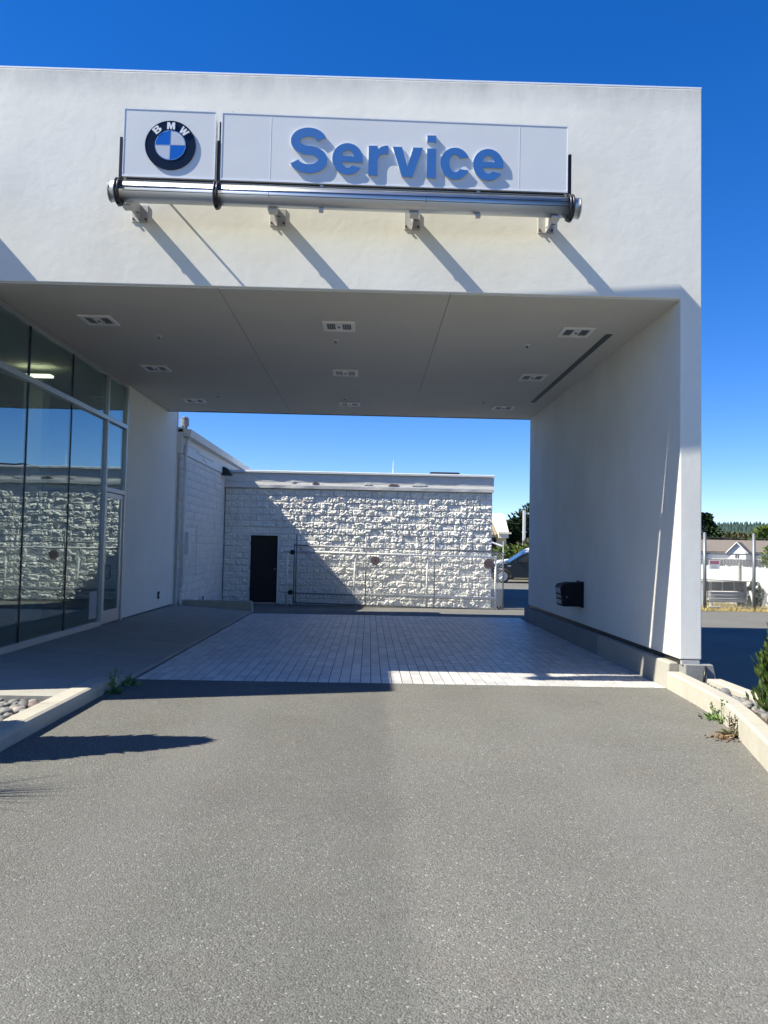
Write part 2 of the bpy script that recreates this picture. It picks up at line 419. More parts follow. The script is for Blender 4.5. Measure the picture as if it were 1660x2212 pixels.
# right side: kerb wall under the canopy wall, curved kerb, second kerb
kw = tag(MB().box(3.60, 9.15, LOT, 4.02, 17.5, .0).build('kerb_wall', 'concrete_dark'), kind='structure')
cuts = [9.06, 11.9, 14.7, 17.52]
for a, b in zip(cuts[:-1], cuts[1:]):
    prof = [(3.575, -.02), (3.585, .285), (3.60, .302), (4.02, .302), (4.06, -.24), (3.60, -.24)]
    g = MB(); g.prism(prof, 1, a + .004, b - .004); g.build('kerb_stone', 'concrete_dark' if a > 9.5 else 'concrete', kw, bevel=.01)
def strip(pts, wdt, z0, z1, name, mat, parent):
    L = []; n = len(pts)
    for i, p in enumerate(pts):
        a = Vector(pts[max(0, i - 1)]); b = Vector(pts[min(n - 1, i + 1)]); d = (b - a).normalized(); nrm = Vector((-d.y, d.x))
        if nrm.x < 0: nrm = -nrm
        p = Vector(p); q = p + nrm * wdt
        L.append([(p.x, p.y, z0), (p.x + .012, p.y, z1 - .02), (p.x + nrm.x * .03, p.y + nrm.y * .03, z1), (q.x, q.y, z1), (q.x, q.y, z0)])
    g = MB(); k = 5
    g.add([p for r in L for p in r], [(i * k + j, i * k + (j + 1) % k, (i + 1) * k + (j + 1) % k, (i + 1) * k + j) for i in range(n - 1) for j in range(k)] + [tuple(range(k)), tuple((n - 1) * k + j for j in range(k))])
    return g.build(name, mat, parent, bevel=.006)
kc = tag(MB().box(3.63, 8.2, LOT, 3.68, 8.9, .0).build('kerb_right', 'concrete_dark'), kind='structure')
def dens(pts, st=.35):
    out = []
    for a, b in zip(pts[:-1], pts[1:]):
        a = Vector(a); b = Vector(b); m = max(1, int((b - a).length / st))
        out += [tuple(a.lerp(b, i / m)) for i in range(m)]
    return out + [pts[-1]]
seg1 = [(3.553, 9.05), (3.49, 8.09)]; seg2 = [(3.489, 8.08), (3.42, 7.4), (3.28, 6.78)]; seg3 = [(3.277, 6.77), (2.98, 5.67), (2.62, 4.6), (2.6, 3.6), (3.2, 2.4)]
for sgm in (seg1, seg2, seg3): strip(dens(sgm), .165, -.02, .2, 'kerb_stone', 'curb', kc)
for a, b in ((8.66, 7.3), (7.29, 5.2)): MB().box(3.86, b, LOT, 4.03, a, .185).build('kerb_stone', 'curb', kc, bevel=.012)
# planting beds with river stones
def stone_mesh(i):
    bm = bmesh.new(); bmesh.ops.create_icosphere(bm, subdivisions=2, radius=1)
    for v in bm.verts:
        n = noise.noise(v.co * 1.1 + Vector((i * 7.1, 0, 0))); v.co *= 1 + .28 * n
    me = bpy.data.meshes.new('stone'); bm.to_mesh(me); bm.free(); me.materials.append(M['stone'])
    me.polygons.foreach_set('use_smooth', [True] * len(me.polygons)); return me
SM = [stone_mesh(i) for i in range(9)]
def put_stones(parent, fn, n, z, smin, smax):
    placed = []; tries = 0
    while len(placed) < n and tries < n * 60:
        tries += 1
        x, y = fn(); s = random.uniform(smin, smax) * random.choice((1, 1, .75))
        if any((x - a) ** 2 + (y - b) ** 2 < (.78 * (s + t)) ** 2 for a, b, t in placed): continue
        placed.append((x, y, s))
        o = bpy.data.objects.new('stone', random.choice(SM)); COL.objects.link(o); o.parent = parent
        o.location = (x, y, z + s * .3); o.scale = (s * random.uniform(.9, 1.35), s * random.uniform(.8, 1.1), s * random.uniform(.5, .75)); o.rotation_euler = (random.uniform(-.3, .3), random.uniform(-.3, .3), random.uniform(0, 6.28))
bedl = tag(MB().box(-6.2, 3.0, LOT, -2.97, 7.345, .075).build('planting_bed_left', 'soil'), kind='structure')
put_stones(bedl, lambda: (random.uniform(-3.95, -3.0), random.uniform(5.1, 7.3)), 260, .075, .026, .062)
bp = [(3.62, 8.75), (3.85, 8.75), (3.85, 5.0), (3.25, 5.0), (3.16, 5.67), (3.43, 6.78), (3.58, 7.4)]
bedr = tag(MB().prism(bp, 2, LOT, .12).build('planting_bed_right', 'soil'), kind='structure')
def rb():
    y = random.uniform(5.6, 8.7); xl = 3.66 - max(0, 8.1 - y) * .05 - max(0, 7.2 - y) * .16 + .03
    return random.uniform(xl + .03, 3.83), y
put_stones(bedr, rb, 150, .12, .026, .06)

# ================================================================== CANOPY BUILDING
D, ZS, ZT, XR, XO, XL, DR = 8.92, 4.632, 7.255, 3.66, 3.918, -4.69, 17.45
bld = thing('canopy_building', (0, 13, 0), 'white stucco dealership building with a drive-through service canopy', 'building')
MB().prism([(-12, ZS + .014), (XR, ZS + .014), (XR, .362), (XO, .362), (XO, ZT - .025), (-12, ZT - .025)], 1, D, DR).build('canopy_frame', 'stucco', bld, bevel=.012, seg=2)
MB().box(-12.02, D + .001, ZT - .024, XO - .001, DR - .001, ZT).build('roof_cap', 'trim_white', bld, bevel=.004)
# black strip painting the shadow gap under the wall; flashing, footing and pipe at its foot
MB().box(XR + .03, D + .04, .30, XO - .03, DR - .03, .361).build('base_gap', 'black', bld)
MB().box(XR + .02, D - .012, .30, XO - .03, D + .035, .35).build('base_flashing', 'galv_paint', bld)
g = MB(); g.hull8([(3.70, 8.82, LOT), (4.13, 8.82, LOT), (4.13, 9.05, LOT), (3.70, 9.05, LOT)], [(3.70, 8.86, .31), (4.03, 8.86, .31), (4.03, 9.05, .31), (3.70, 9.05, .31)])
g.build('footing', 'concrete_dark', bld, bevel=.008)
MB().path([(3.93, 8.84, .30), (3.885, 8.80, .05), (3.87, 8.78, -.2)], .016).build('drain_pipe', 'black', bld, smooth=True)
# soffit in three panels
for a, b in ((XL, -1.862), (-1.854, .901), (.909, XR)):
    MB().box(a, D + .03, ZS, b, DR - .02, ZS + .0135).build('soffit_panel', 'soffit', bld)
MB().box(XL, DR - .018, ZS - .012, XR, DR + .01, ZS + .012).build('drip_edge', 'dark_slot', bld)
# linear slot near the right wall
MB().box(3.235, 10.43, ZS - .006, 3.33, 15.43, ZS + .004).build('slot_vent', 'dark_slot', bld)
# left: return wall behind the glass front
MB().box(-5.2, 14.66, .10, XL, 18.32, ZS - .001).build('return_wall', 'stucco_plain', bld, bevel=.008)
MB().box(-5.2, DR + .001, ZS, XL - .002, 18.31, ZT - .2).build('upper_wall', 'stucco_plain', bld)
MB().box(-5.19, 18.321, .15, XL + .012, 18.40, ZT - .2).build('corner_trim', 'white_paint', bld)
MB().box(XL - .05, 14.70, .085, XL + .006, 18.30, .155).build('base_gap', 'black', bld)
# projecting wing to the left, out of frame: its shadow falls on the drive
WZ = 6.0; wx, wy = .31 - SUN_A * WZ, 8.57 - SUN_B * WZ
MB().prism([(wx, wy), (wx, D - .002), (wx - 7, D - .002), (wx - 7, wy - .8)], 2, LOT, WZ).build('front_wing', 'stucco_plain', bld)
MB().box(-12, D + .01, LOT, XL - .25, D + .2, ZS).build('showroom_front_wall', 'stucco_plain', bld)
MB().box(-12, 17.2, LOT, -5.22, 17.44, ZS).build('showroom_back_wall', 'wall_in', bld)
MB().box(-12, D + .01, LOT, -11.8, 17.4, ZS).build('showroom_side_wall', 'wall_in', bld)
MB().box(-11.8, D + .2, LOT, XL - .08, 17.2, .125).build('showroom_floor', 'floor_in', bld)
for y in (10.9, 14.2): MB().box(-6.5, y, .125, -6.15, y + .35, ZS).build('column', 'wall_in', bld, bevel=.01)
MB().box(-6.2, 13.25, 4.46, -5.62, 13.40, 4.50).build('lamp_tube', 'lamp_lit', bld)
MB().box(-9.6, 11.4, 4.46, -8.4, 11.56, 4.50).build('lamp_tube', 'lamp_lit', bld)  # extra glowing tube added deeper inside to brighten the showroom
for y in (10.2, 11.4): MB().box(-6.6, y, 4.40, -5.3, y + .1, 4.46).build('lamp_housing', 'fixture', bld)
# storefront
sf = thing('glass_storefront', (XL, 9.0, .13), 'tall glass storefront wall with aluminium frame and door beside the sidewalk', 'storefront')
MY = [9.02, 10.47, 12.0, 13.56, 14.62]
GX = XL - .045
MB().box(XL - .10, 9.0, .10, XL, 13.53, .21).build('sill', 'alu', sf, bevel=.003)
MB().box(XL - .10, 9.0, ZS - .075, XL, 14.655, ZS - .002).build('head', 'alu', sf, bevel=.003)
MB().box(XL - .10, 9.0, 3.765, XL + .012, 14.61, 3.845).build('transom', 'alu', sf, bevel=.003)
for y in MY[1:3]: MB().box(XL - .06, y - .013, .212, XL - .03, y + .013, ZS - .077).build('mullion', 'black', sf)
for y, wd in ((MY[0], .03), (MY[3], .032), (MY[4], .032)): MB().box(XL - .10, y - wd, .135, XL + .006, y + wd, ZS - .077).build('mullion', 'alu', sf, bevel=.003)
for i in range(4):
    a, b = MY[i] + .02, MY[i + 1] - .02
    MB().box(GX - .006, a, 3.847, GX + .006, b, ZS - .078).build('pane', 'glass', sf)
    if i < 3: MB().box(GX - .006, a, .212, GX + .006, b, 3.763).build('pane', 'glass', sf)
MB().box(XL - .10, 13.595, 2.50, XL + .004, 14.585, 2.58).build('door_head', 'alu', sf, bevel=.003)
MB().box(GX - .006, 13.6, 2.582, GX + .006, 14.58, 3.763).build('pane', 'glass', sf)
# door: stiles and rails, pane, pull handle
dr = MB(); dr.box(XL - .07, 13.605, .14, XL - .02, 13.715, 2.49); dr.box(XL - .07, 14.475, .14, XL - .02, 14.58, 2.49); dr.box(XL - .069, 13.716, .14, XL - .021, 14.474, .37); dr.box(XL - .069, 13.716, 2.40, XL - .021, 14.474, 2.49)
do = dr.build('door', 'alu', sf, bevel=.003)
MB().box(GX - .005, 13.716, .37, GX + .005, 14.474, 2.40).build('door_pane', 'glass', do)
MB().path([(XL - .02, 13.80, .95), (XL + .05, 13.80, .95), (XL + .05, 13.80, 1.18), (XL - .02, 13.80, 1.18)], .014).build('door_handle', 'galv', do, smooth=True)
# showroom furniture seen through the glass
t = thing('reception_desk', (-8.2, 12.5, .125), 'pale reception desk inside the showroom behind the glass', 'desk')
MB().box(-8.6, 11.4, .126, -7.9, 13.9, 1.15).build('counter', 'wall_in', t, bevel=.01); MB().box(-8.7, 11.3, 1.151, -7.8, 14.0, 1.2).build('worktop', 'old_wood', t, bevel=.005)
# notice sheet on the last big pane
tag(MB().box(GX + .008, 13.05, .28, GX + .012, 13.38, .75).build('window_notice', 'label_paper'), 'small white notice stuck low on the glass beside the door', 'notice')

# outlet on the return wall
t = thing('wall_outlet', (XL, 17.15, .44), 'small black electrical outlet low on the white wall', 'outlet')
MB().box(XL, 17.09, .36, XL + .02, 17.21, .52).build('cover', 'mailbox', t, bevel=.004)
MB().box(XL + .02, 17.125, .40, XL + .026, 17.175, .47).build('socket', 'label_paper', t)

# soffit lights: 3 x 3
def make_light():
    e = bpy.data.objects.new('recessed_light', None); COL.objects.link(e)
    fr = MB()
    for x0, y0, x1, y1 in ((-.22, -.22, .22, -.15), (-.22, .15, .22, .22), (-.22, -.15, -.165, .15), (.165, -.15, .22, .15)): fr.box(x0, y0, -.022, x1, y1, 0)
    local(link('frame', fr.mesh('frame'), 'fixture', bevel=.004), e)
    local(link('tray', MB().box(-.165, -.15, -.004, .165, .15, 0).mesh('tray'), 'dark_slot'), e)
    local(link('centre_plate', MB().box(-.05, -.148, -.018, .05, .148, -.005).mesh('centre_plate'), 'fixture'), e)
    local(link('knob', MB().tube((0, 0, -.018), (0, 0, -.03), .016).mesh('knob'), 'dark_slot'), e)
    for s in (-1, 1):
        l = MB()
        for k in range(3):
            x = s * (.075 + k * .031); l.box(x - .008, -.14, -.014, x + .008, .14, -.005)
        local(link('louvre', l.mesh('louvre'), 'lens'), e)
    return e
LX = ((-3.76, 'nearest the glass wall'), (-.48, 'in the middle column'), (2.79, 'nearest the right-hand wall'))
LY = ((10.35, 'front row'), (13.15, 'middle row'), (16.05, 'back row'))
proto = make_light(); first = True
for y, rn in LY:
    for x, cn in LX:
        o = proto if first else copy_tree(proto); first = False
        o.location = (x, y, ZS); tag(o, f'square louvred light in the canopy ceiling, {rn}, {cn}', 'ceiling light', 'recessed lights in the canopy ceiling')
def make_head():
    e = bpy.data.objects.new('sprinkler', None); COL.objects.link(e)
    local(link('escutcheon', MB().tube((0, 0, -.012), (0, 0, 0), .045, .055, 16).mesh('escutcheon'), 'sign_wht'), e)
    local(link('head', MB().tube((0, 0, -.04), (0, 0, -.012), .018, .012, 8).mesh('head'), 'galv'), e); return e
proto = make_head(); first = True
for x, cn in ((-3.15, 'on the glass side'), (-.56, 'in the middle'), (2.27, 'on the right-hand side')):
    for y, rn in ((11.1, 'front'), (15.45, 'rear')):
        o = proto if first else copy_tree(proto); first = False
        o.location = (x, y, ZS); tag(o, f'small round {rn} sprinkler head in the canopy ceiling {cn}', 'sprinkler', 'sprinkler heads in the canopy ceiling')

# drop box on the right wall
t = thing('drop_box', (XR, 13.15, .64), 'black metal key drop box mounted on the right canopy wall', 'drop box')
g = MB(); g.prism([(XR, .66), (3.31, .66), (3.275, .98), (3.30, 1.03), (3.44, 1.065), (XR, 1.065)], 1, 12.95, 13.37); g.build('body', 'mailbox', t, bevel=.006)
MB().box(XR - .005, 12.93, .64, XR, 13.39, 1.085).build('back_plate', 'mailbox', t)
g = MB(); g.hull8([(3.302, 13.0, .70), (3.31, 13.0, .70), (3.31, 13.32, .70), (3.302, 13.32, .70)], [(3.274, 13.0, .83), (3.282, 13.0, .83), (3.282, 13.32, .83), (3.274, 13.32, .83)])
for za, zb in ((.70, .77), (.80, .85), (.88, .97)):
    fx = lambda z: 3.31 - (z - .66) * .1094 - .004
    g = MB(); g.hull8([(fx(za) - .004, 13.0, za), (fx(za), 13.0, za), (fx(za), 13.32, za), (fx(za) - .004, 13.32, za)], [(fx(zb) - .004, 13.0, zb), (fx(zb), 13.0, zb), (fx(zb), 13.32, zb), (fx(zb) - .004, 13.32, zb)]); g.build('label', 'label_paper', t)
MB().tube((3.37, 12.952, .82), (3.37, 12.93, .82), .014).build('lock', 'galv', t)

# ================================================================== THE SIGN
sg = thing('service_sign', (-.3, 8.42, 5.5), 'white sign with round emblem and blue Service lettering on steel tube', 'sign')
PF, PB = 8.385, 8.50
def panel(x0, x1, z0, z1, name):
    o = MB().box(x0 + .008, PF, z0 + .008, x1 - .008, PB, z1 - .008).build(name, 'sign', sg)
    for q in ((x0, PF - .004, z1 - .0079, x1, PB + .002, z1 + .004), (x0, PF - .004, z0 - .012, x1, PB + .002, z0 + .0079), (x0, PF - .004, z0 + .0081, x0 + .0079, PB + .002, z1 - .0081), (x1 - .0079, PF - .004, z0 + .0081, x1, PB + .002, z1 - .0081)):
        MB().box(*q).build('trim', 'trim_white', o)
    return o
lp = panel(-2.835, -1.815, 5.675, 6.44, 'logo_panel')
sp = panel(-1.75, 2.165, 5.675, 6.435, 'name_panel')
for x in (-1.20, 1.61): MB().box(x - .003, PF - .0015, 5.684, x + .003, PF + .002, 6.426).build('seam', 'trim_white', sp)
MB().box(-2.80, PF + .03, 5.655, 2.13, PB - .012, 5.663).build('underside_channel', 'black', sg)
MB().box(-2.80, 8.425, 5.618, 2.14, 8.455, 5.652).build('support_rail', 'galv_paint', sg)
TZ, TY, TR = 5.495, 8.40, .113
g = MB(); prof = [(TY + TR * math.cos(a), TZ + TR * math.sin(a)) for a in [2 * math.pi * i / 40 for i in range(40)]]
g.prism(prof, 0, -2.955, 2.295); tb = g.build('tube', 'tube', sg)
for p in tb.data.polygons: p.use_smooth = len(p.vertices) == 4
for z, yy in ((TZ + .085, TY - .09), (TZ + .02, TY - .1155), (TZ - .03, TY - .111)): MB().box(-2.80, yy - .003, z - .0025, 2.16, yy + .003, z + .0025).build('groove', 'dark_steel', tb)
for x in (-2.9, -1.2, .55, 2.15): MB().box(x, TY - .1142, TZ - .05, x + .003, TY - .11, TZ + .03).build('joint', 'dark_steel', tb)
for x in (-2.957, 2.297): MB().tube((x - .006, TY, TZ), (x + .006, TY, TZ), TR + .004, n=32).build('end_cap', 'tube', tb)
# rings with their posts
for x in (-2.862, -1.782, 2.195):
    for dx in (-.016, .016):
        g = MB(); n, m = 40, 10; V = []
        for i in range(n):
            t_ = 2 * math.pi * i / n; rr = TR + .017
            for j in range(m):
                p_ = 2 * math.pi * j / m; q_ = rr + .016 * math.cos(p_); V.append((x + dx + .014 * math.sin(p_), TY + q_ * math.cos(t_), TZ + q_ * 1.03 * math.sin(t_)))
        g.add(V, [(i * m + j, i * m + (j + 1) % m, ((i + 1) % n) * m + (j + 1) % m, ((i + 1) % n) * m + j) for i in range(n) for j in range(m)])
        g.build('ring', 'dark_steel', sg, smooth=True)
    MB().box(x - .018, TY - .03, TZ - TR - .045, x + .018, TY + .03, TZ - TR - .01).build('ring_clamp', 'dark_steel', sg, bevel=.004)
    MB().box(x - .016, 8.40, TZ + TR, x + .016, 8.49, 6.12).build('post', 'dark_steel', sg)
MB().box(-1.79, 8.46, 6.121, -1.776, 8.49, 6.37).build('post', 'dark_steel', sg)
MB().tube((-1.64, 8.46, 6.44), (-1.645, 8.46, 6.50), .005, .003, 6).build('aerial', 'dark_steel', sg)
for x in (-.62, 1.15): MB().box(x - .02, 8.40, TZ + TR - .005, x + .02, 8.424, TZ + TR + .05).build('rail_clip', 'galv_paint', sg)
for x in (-.62, 1.15): MB().box(x - .025, TY - .03, TZ - TR - .035, x + .025, TY + .03, TZ - TR - .001).build('drain_nipple', 'galv_paint', sg)
for x in (-2.80, -1.17, .43, 2.03):
    b = MB().box(x - .095, D - .012, 5.39, x + .095, D, 5.60).build('bracket', 'galv_paint', sg, bevel=.003)
    MB().box(x - .006, TY + .02, 5.395, x + .006, D - .0125, 5.60).build('fin', 'galv_paint', b)
    MB().box(x - .05, TY - .01, TZ - TR - .022, x + .05, TY + .13, TZ - TR - .004).build('saddle', 'galv_paint', b)
    g = MB(); g.prism([(-.03 + x, 5.40), (.012 + x, 5.40), (.012 + x, 5.46)], 1, D - .14, D - .132); g.build('gusset', 'galv_paint', b)
    for dx in (-.072, .072): MB().tube((x + dx, D - .03, 5.425), (x + dx, D - .012, 5.425), .014, n=8).build('bolt', 'rust', b)
    MB().tube((x + .01, D - .16, 5.45), (x + .055, D - .22, 5.41), .006, n=6).build('bolt', 'rust', b)
MB().tube((-2.44, 8.47, 5.63), (-2.44, D + .05, 5.63), .013, n=8).build('stay_rod', 'galv_paint', sg, smooth=True)

SKEW = R(1.05)
sg.rotation_euler = (0, 0, SKEW)
for o in [q for q in COL.objects if q.name.startswith('bracket')]:
    m = Matrix.Translation(sg.location) @ Matrix.Rotation(SKEW, 4, 'Z')
    o.matrix_parent_inverse = m.inverted()
def curve_mesh(name, loops, depth):
    c = bpy.data.curves.new(name, 'CURVE'); c.dimensions = '2D'; c.fill_mode = 'BOTH'; c.extrude = depth / 2
    for lp_ in loops:
        s = c.splines.new('POLY'); s.points.add(len(lp_) - 1); s.use_cyclic_u = True
        for p, q in zip(s.points, lp_): p.co = (q[0], q[1], 0, 1)
    o = bpy.data.objects.new(name, c); COL.objects.link(o)
    me = bpy.data.meshes.new_from_object(o.evaluated_get(bpy.context.evaluated_depsgraph_get()))
    bpy.data.objects.remove(o); bpy.data.curves.remove(c)
    # XY -> XZ plane, facing -Y
    for v in me.vertices: v.co = (v.co.x, -v.co.z, v.co.y)
    return me
def arc(cx, cy, rx, ry, a0, a1, n=30): return [(cx + rx * math.cos(R(a0 + (a1 - a0) * i / n)), cy + ry * math.sin(R(a0 + (a1 - a0) * i / n))) for i in range(n + 1)]
T = .102
def L_e(wd, h):
    tw, th = T, .078; ri, rj = wd / 2 - tw, h / 2 - th; cx, cy = wd / 2, h / 2; b0, b1 = cy - .035, cy + .03
    s0 = math.degrees(math.asin((b0 - cy) / (h / 2))); i0 = 180 - math.degrees(math.asin((b0 - cy) / rj)); h0 = math.degrees(math.asin((b1 - cy) / rj))
    return [arc(cx, cy, wd / 2, h / 2, s0, 327, 50) + arc(cx, cy, ri, rj, 312, i0, 24), arc(cx, cy, ri, rj, h0, 180 - h0, 24)]
def L_c(wd, h):
    ri, rj = wd / 2 - T, h / 2 - .08
    return [arc(wd / 2, h / 2, wd / 2, h / 2, 24, 336, 50) + arc(wd / 2, h / 2, ri, rj, 322, 38, 40)]
def L_r(wd, h):
    s = .1
    return [[(0, 0), (s, 0), (s, h * .50), (s + .012, h * .62), (s + .035, h * .70), (s + .07, h * .735), (wd, h * .72), (wd, h * 1.0), (wd - .03, h * 1.01), (s + .04, h * .965), (s, h * .85), (s, h * .985), (0, h * .985)]]
def L_v(wd, h): return [[(0, h), (.108, h), (wd / 2, .118), (wd - .108, h), (wd, h), (wd / 2 + .058, 0), (wd / 2 - .058, 0)]]
def L_i(wd, h): return [[(0, 0), (wd, 0), (wd, .336), (0, .336)], [(0, h - .082), (wd, h - .082), (wd, h), (0, h)]]
def L_S(wd, h):
    t = T; rx, ry = wd / 2 - t / 2, (h - t) / 4; cx = wd / 2
    cl = arc(cx, h / 2 + ry, rx * .93, ry, 14, 262, 30) + arc(cx, h / 2 - ry, rx, ry, 82, -165, 30)
    A, B = [], []
    for i, p in enumerate(cl):
        q0, q1 = cl[max(0, i - 1)], cl[min(len(cl) - 1, i + 1)]; dx, dy = q1[0] - q0[0], q1[1] - q0[1]; l = math.hypot(dx, dy) or 1
        nx_, ny_ = -dy / l * t / 2, dx / l * t / 2; A.append((p[0] + nx_, p[1] + ny_)); B.append((p[0] - nx_, p[1] - ny_))
    return [A + B[::-1]]
# letter boxes on the panel (x0, x1, z0, z1)
LET = [('S', L_S, -.987, -.572, 5.787, 6.303), ('e', L_e, -.52, -.183, 5.787, 6.142), ('r', L_r, -.122, .095, 5.790, 6.128), ('v', L_v, .138, .474, 5.785, 6.122),
       ('i', L_i, .520, .619, 5.786, 6.268), ('c', L_c, .668, .996, 5.780, 6.138), ('e', L_e, 1.030, 1.368, 5.780, 6.138)]
for nm, fn, x0, x1, z0, z1 in LET:
    x0, x1 = -.987 + (x0 + .987) * 1.024, -.987 + (x1 + .987) * 1.024; z0 -= .02; z1 -= .014
    me = curve_mesh('letter', fn(x1 - x0, z1 - z0), .006); me.materials.append(M['sign_blue'])
    link('letter', me, None, sp, loc=(x0, PF - .0225, z0))
    me = curve_mesh('letter_return', fn(x1 - x0, z1 - z0), .018); me.materials.append(M['letter_side'])
    link('letter_return', me, None, sp, loc=(x0, PF - .0102, z0))
# round emblem
EC = (-2.312, 6.030)
def disc(name, r, y0, y1, mat, n=64, rin=None):
    if rin: me = curve_mesh(name, [arc(0, 0, r, r, 0, 360 - 360 / n, n - 1), arc(0, 0, rin, rin, 0, 360 - 360 / n, n - 1)], y1 - y0)
    else: me = curve_mesh(name, [arc(0, 0, r, r, 0, 360 - 360 / n, n - 1)], y1 - y0)
    me.materials.append(M[mat]); return link(name, me, None, lp, loc=(EC[0], (y0 + y1) / 2, EC[1]))
disc('emblem_disc', .274, PF - .011, PF - .001, 'emb_black')
disc('emblem_rim', .280, PF - .014, PF - .002, 'emb_black', rin=.2741)
disc('emblem_ring', .170, PF - .016, PF - .0112, 'chrome', rin=.162)
for k, mt in ((0, 'emb_white'), (1, 'emb_blue'), (2, 'emb_white'), (3, 'emb_blue')):
    a0 = 90 * k
    me = curve_mesh('quadrant', [[(.004 * (1 if k in (0, 3) else -1), .004 * (1 if k < 2 else -1))] + [(p[0] + .003 * (1 if k in (0, 3) else -1), p[1] + .003 * (1 if k < 2 else -1)) for p in arc(0, 0, .158, .158, a0 + 1, a0 + 89, 16)]], .006)
    me.materials.append(M[mt]); link('quadrant', me, None, lp, loc=(EC[0], PF - .0143, EC[1]))
me = curve_mesh('cross_bar', [[(-.0028, -.16), (.0028, -.16), (.0028, .16), (-.0028, .16)]], .007); me.materials.append(M['chrome']); link('cross_bar', me, None, lp, loc=(EC[0], PF - .0148, EC[1]))
me = curve_mesh('cross_bar', [[(-.16, -.0028), (-.0034, -.0028), (-.0034, .0028), (-.16, .0028)], [(.0034, -.0028), (.16, -.0028), (.16, .0028), (.0034, .0028)]], .007); me.materials.append(M['chrome']); link('cross_bar', me, None, lp, loc=(EC[0], PF - .0148, EC[1]))
def glyph_M(w, h): return [[(0, 0), (.25 * w, 0), (.25 * w, .62 * h), (.42 * w, 0), (.58 * w, 0), (.75 * w, .62 * h), (.75 * w, 0), (w, 0), (w, h), (.68 * w, h), (.5 * w, .42 * h), (.32 * w, h), (0, h)]]
def glyph_W(w, h): return [[(0, h), (.2 * w, 0), (.4 * w, 0), (.5 * w, .5 * h), (.6 * w, 0), (.8 * w, 0), (w, h), (.8 * w, h), (.69 * w, .38 * h), (.58 * w, h), (.42 * w, h), (.31 * w, .38 * h), (.2 * w, h)]]
def glyph_B(w, h):
    o = [(0, 0), (.6 * w, 0)] + arc(.6 * w, .27 * h, .4 * w, .27 * h, -80, 80, 10) + arc(.55 * w, .76 * h, .38 * w, .24 * h, -70, 85, 10) + [(0, h)]
    return [o, [(.28 * w, .16 * h), (.6 * w, .16 * h), (.7 * w, .28 * h), (.6 * w, .42 * h), (.28 * w, .42 * h)], [(.28 * w, .6 * h), (.56 * w, .6 * h), (.64 * w, .72 * h), (.56 * w, .84 * h), (.28 * w, .84 * h)]]
for fn, ang, rad, w_, h_, tilt in ((glyph_B, 131, .226, .085, .078, 42), (glyph_M, 89, .218, .086, .078, -1), (glyph_W, 47, .218, .098, .078, -42)):
    lo = [[(p[0] - w_ / 2, p[1] - h_ / 2) for p in q] for q in fn(w_, h_)]
    me = curve_mesh('emblem_letter', lo, .012); me.materials.append(M['trim_white'])
    o = link('emblem_letter', me, None, lp, loc=(EC[0] + rad * math.cos(R(ang)), PF - .0172, EC[1] + rad * math.sin(R(ang)))); o.rotation_euler = (0, -R(tilt), 0)

# ================================================================== REAR BLOCK BUILDING (split face)
RY, RX0, RX1, RZ0, RZT = 24.2, -4.60, 3.89, -.27, 3.42
rb_ = thing('block_building', (0, RY, -.27), 'low white split-face block building behind the canopy', 'building')
core = MB(); core.box(RX0, RY + .012, -.4, -3.80, RY + .3, 3.95); core.box(-2.86, RY + .012, -.4, RX1, RY + .3, 3.95); core.box(-3.80, RY + .012, 1.96, -2.86, RY + .3, 3.95)
core.box(RX0, RY + .3, 3.6, RX1, RY + 11, 3.95); core.box(RX1 - .25, RY + .3, -.4, RX1, RY + 11, 3.6); core.box(RX0, RY + 10.8, -.4, RX1 - .25, RY + 11, 3.6)
core.build('wall_core', 'mortar', rb_)
def split_block(w, h, seed, amp, nx=14, nz=8):
    g = MB(); V = []
    for j in range(nz + 1):
        for i in range(nx + 1):
            u, v_ = i / nx, j / nz; x = -w / 2 + w * u; z = -h / 2 + h * v_
            p = Vector((x * 13 + seed * 3.7, z * 15, seed * 1.3))
            n = .42 + .55 * noise.fractal(p * .55, .8, 2.1, 3) + .40 * noise.noise(p * 1.35) + .30 * (1 - 2 * abs(noise.noise(p * 2.1 + Vector((5, 1, 2))))) + random.uniform(-.2, .2)
            e = min(1, (min(u, 1 - u) + .012) / .085) * min(1, (min(v_, 1 - v_) + .015) / .15)
            y = -amp * (.12 + max(-.05, n) * e)
            jx = random.uniform(-.3, .3) * w / nx * (0 < i < nx); jz = random.uniform(-.3, .3) * h / nz * (0 < j < nz)
            V.append((x + jx, y, z + jz))
    F = [(j * (nx + 1) + i, j * (nx + 1) + i + 1, (j + 1) * (nx + 1) + i + 1, (j + 1) * (nx + 1) + i) for j in range(nz) for i in range(nx)]
    nb = len(V); ring = [i for i in range(nx + 1)] + [j * (nx + 1) + nx for j in range(1, nz + 1)] + [nz * (nx + 1) + i for i in range(nx - 1, -1, -1)] + [j * (nx + 1) for j in range(nz - 1, 0, -1)]
    V += [(V[i][0], .011, V[i][2]) for i in ring]; m = len(ring)
    F += [(ring[i], nb + i, nb + (i + 1) % m, ring[(i + 1) % m]) for i in range(m)]
    return V, F
BH, BW = .2033, .405
courses = int((RZT - RZ0) / BH) + 1; blocks = []; sd_ = 0
for c in range(courses):
    z0 = RZ0 + c * BH; z1 = min(z0 + BH, RZT); x = RX1 - (BW / 2 if c % 2 else 0) - BW
    xs = [RX1] + ([RX1 - BW / 2] if c % 2 else [])
    while xs[-1] > RX0 + .05: xs.append(max(RX0, xs[-1] - BW))
    for xb, xa in zip(xs[:-1], xs[1:]):
        lo, hi = xa, xb
        if z0 < 1.96 and z1 > -.3:
            if lo < -2.86 and hi > -3.80:
                if lo < -3.80: hi = -3.80
                elif hi > -2.86: lo = -2.86
                else: continue
                if hi - lo < .05: continue
        blocks.append((lo, hi, z0, z1))
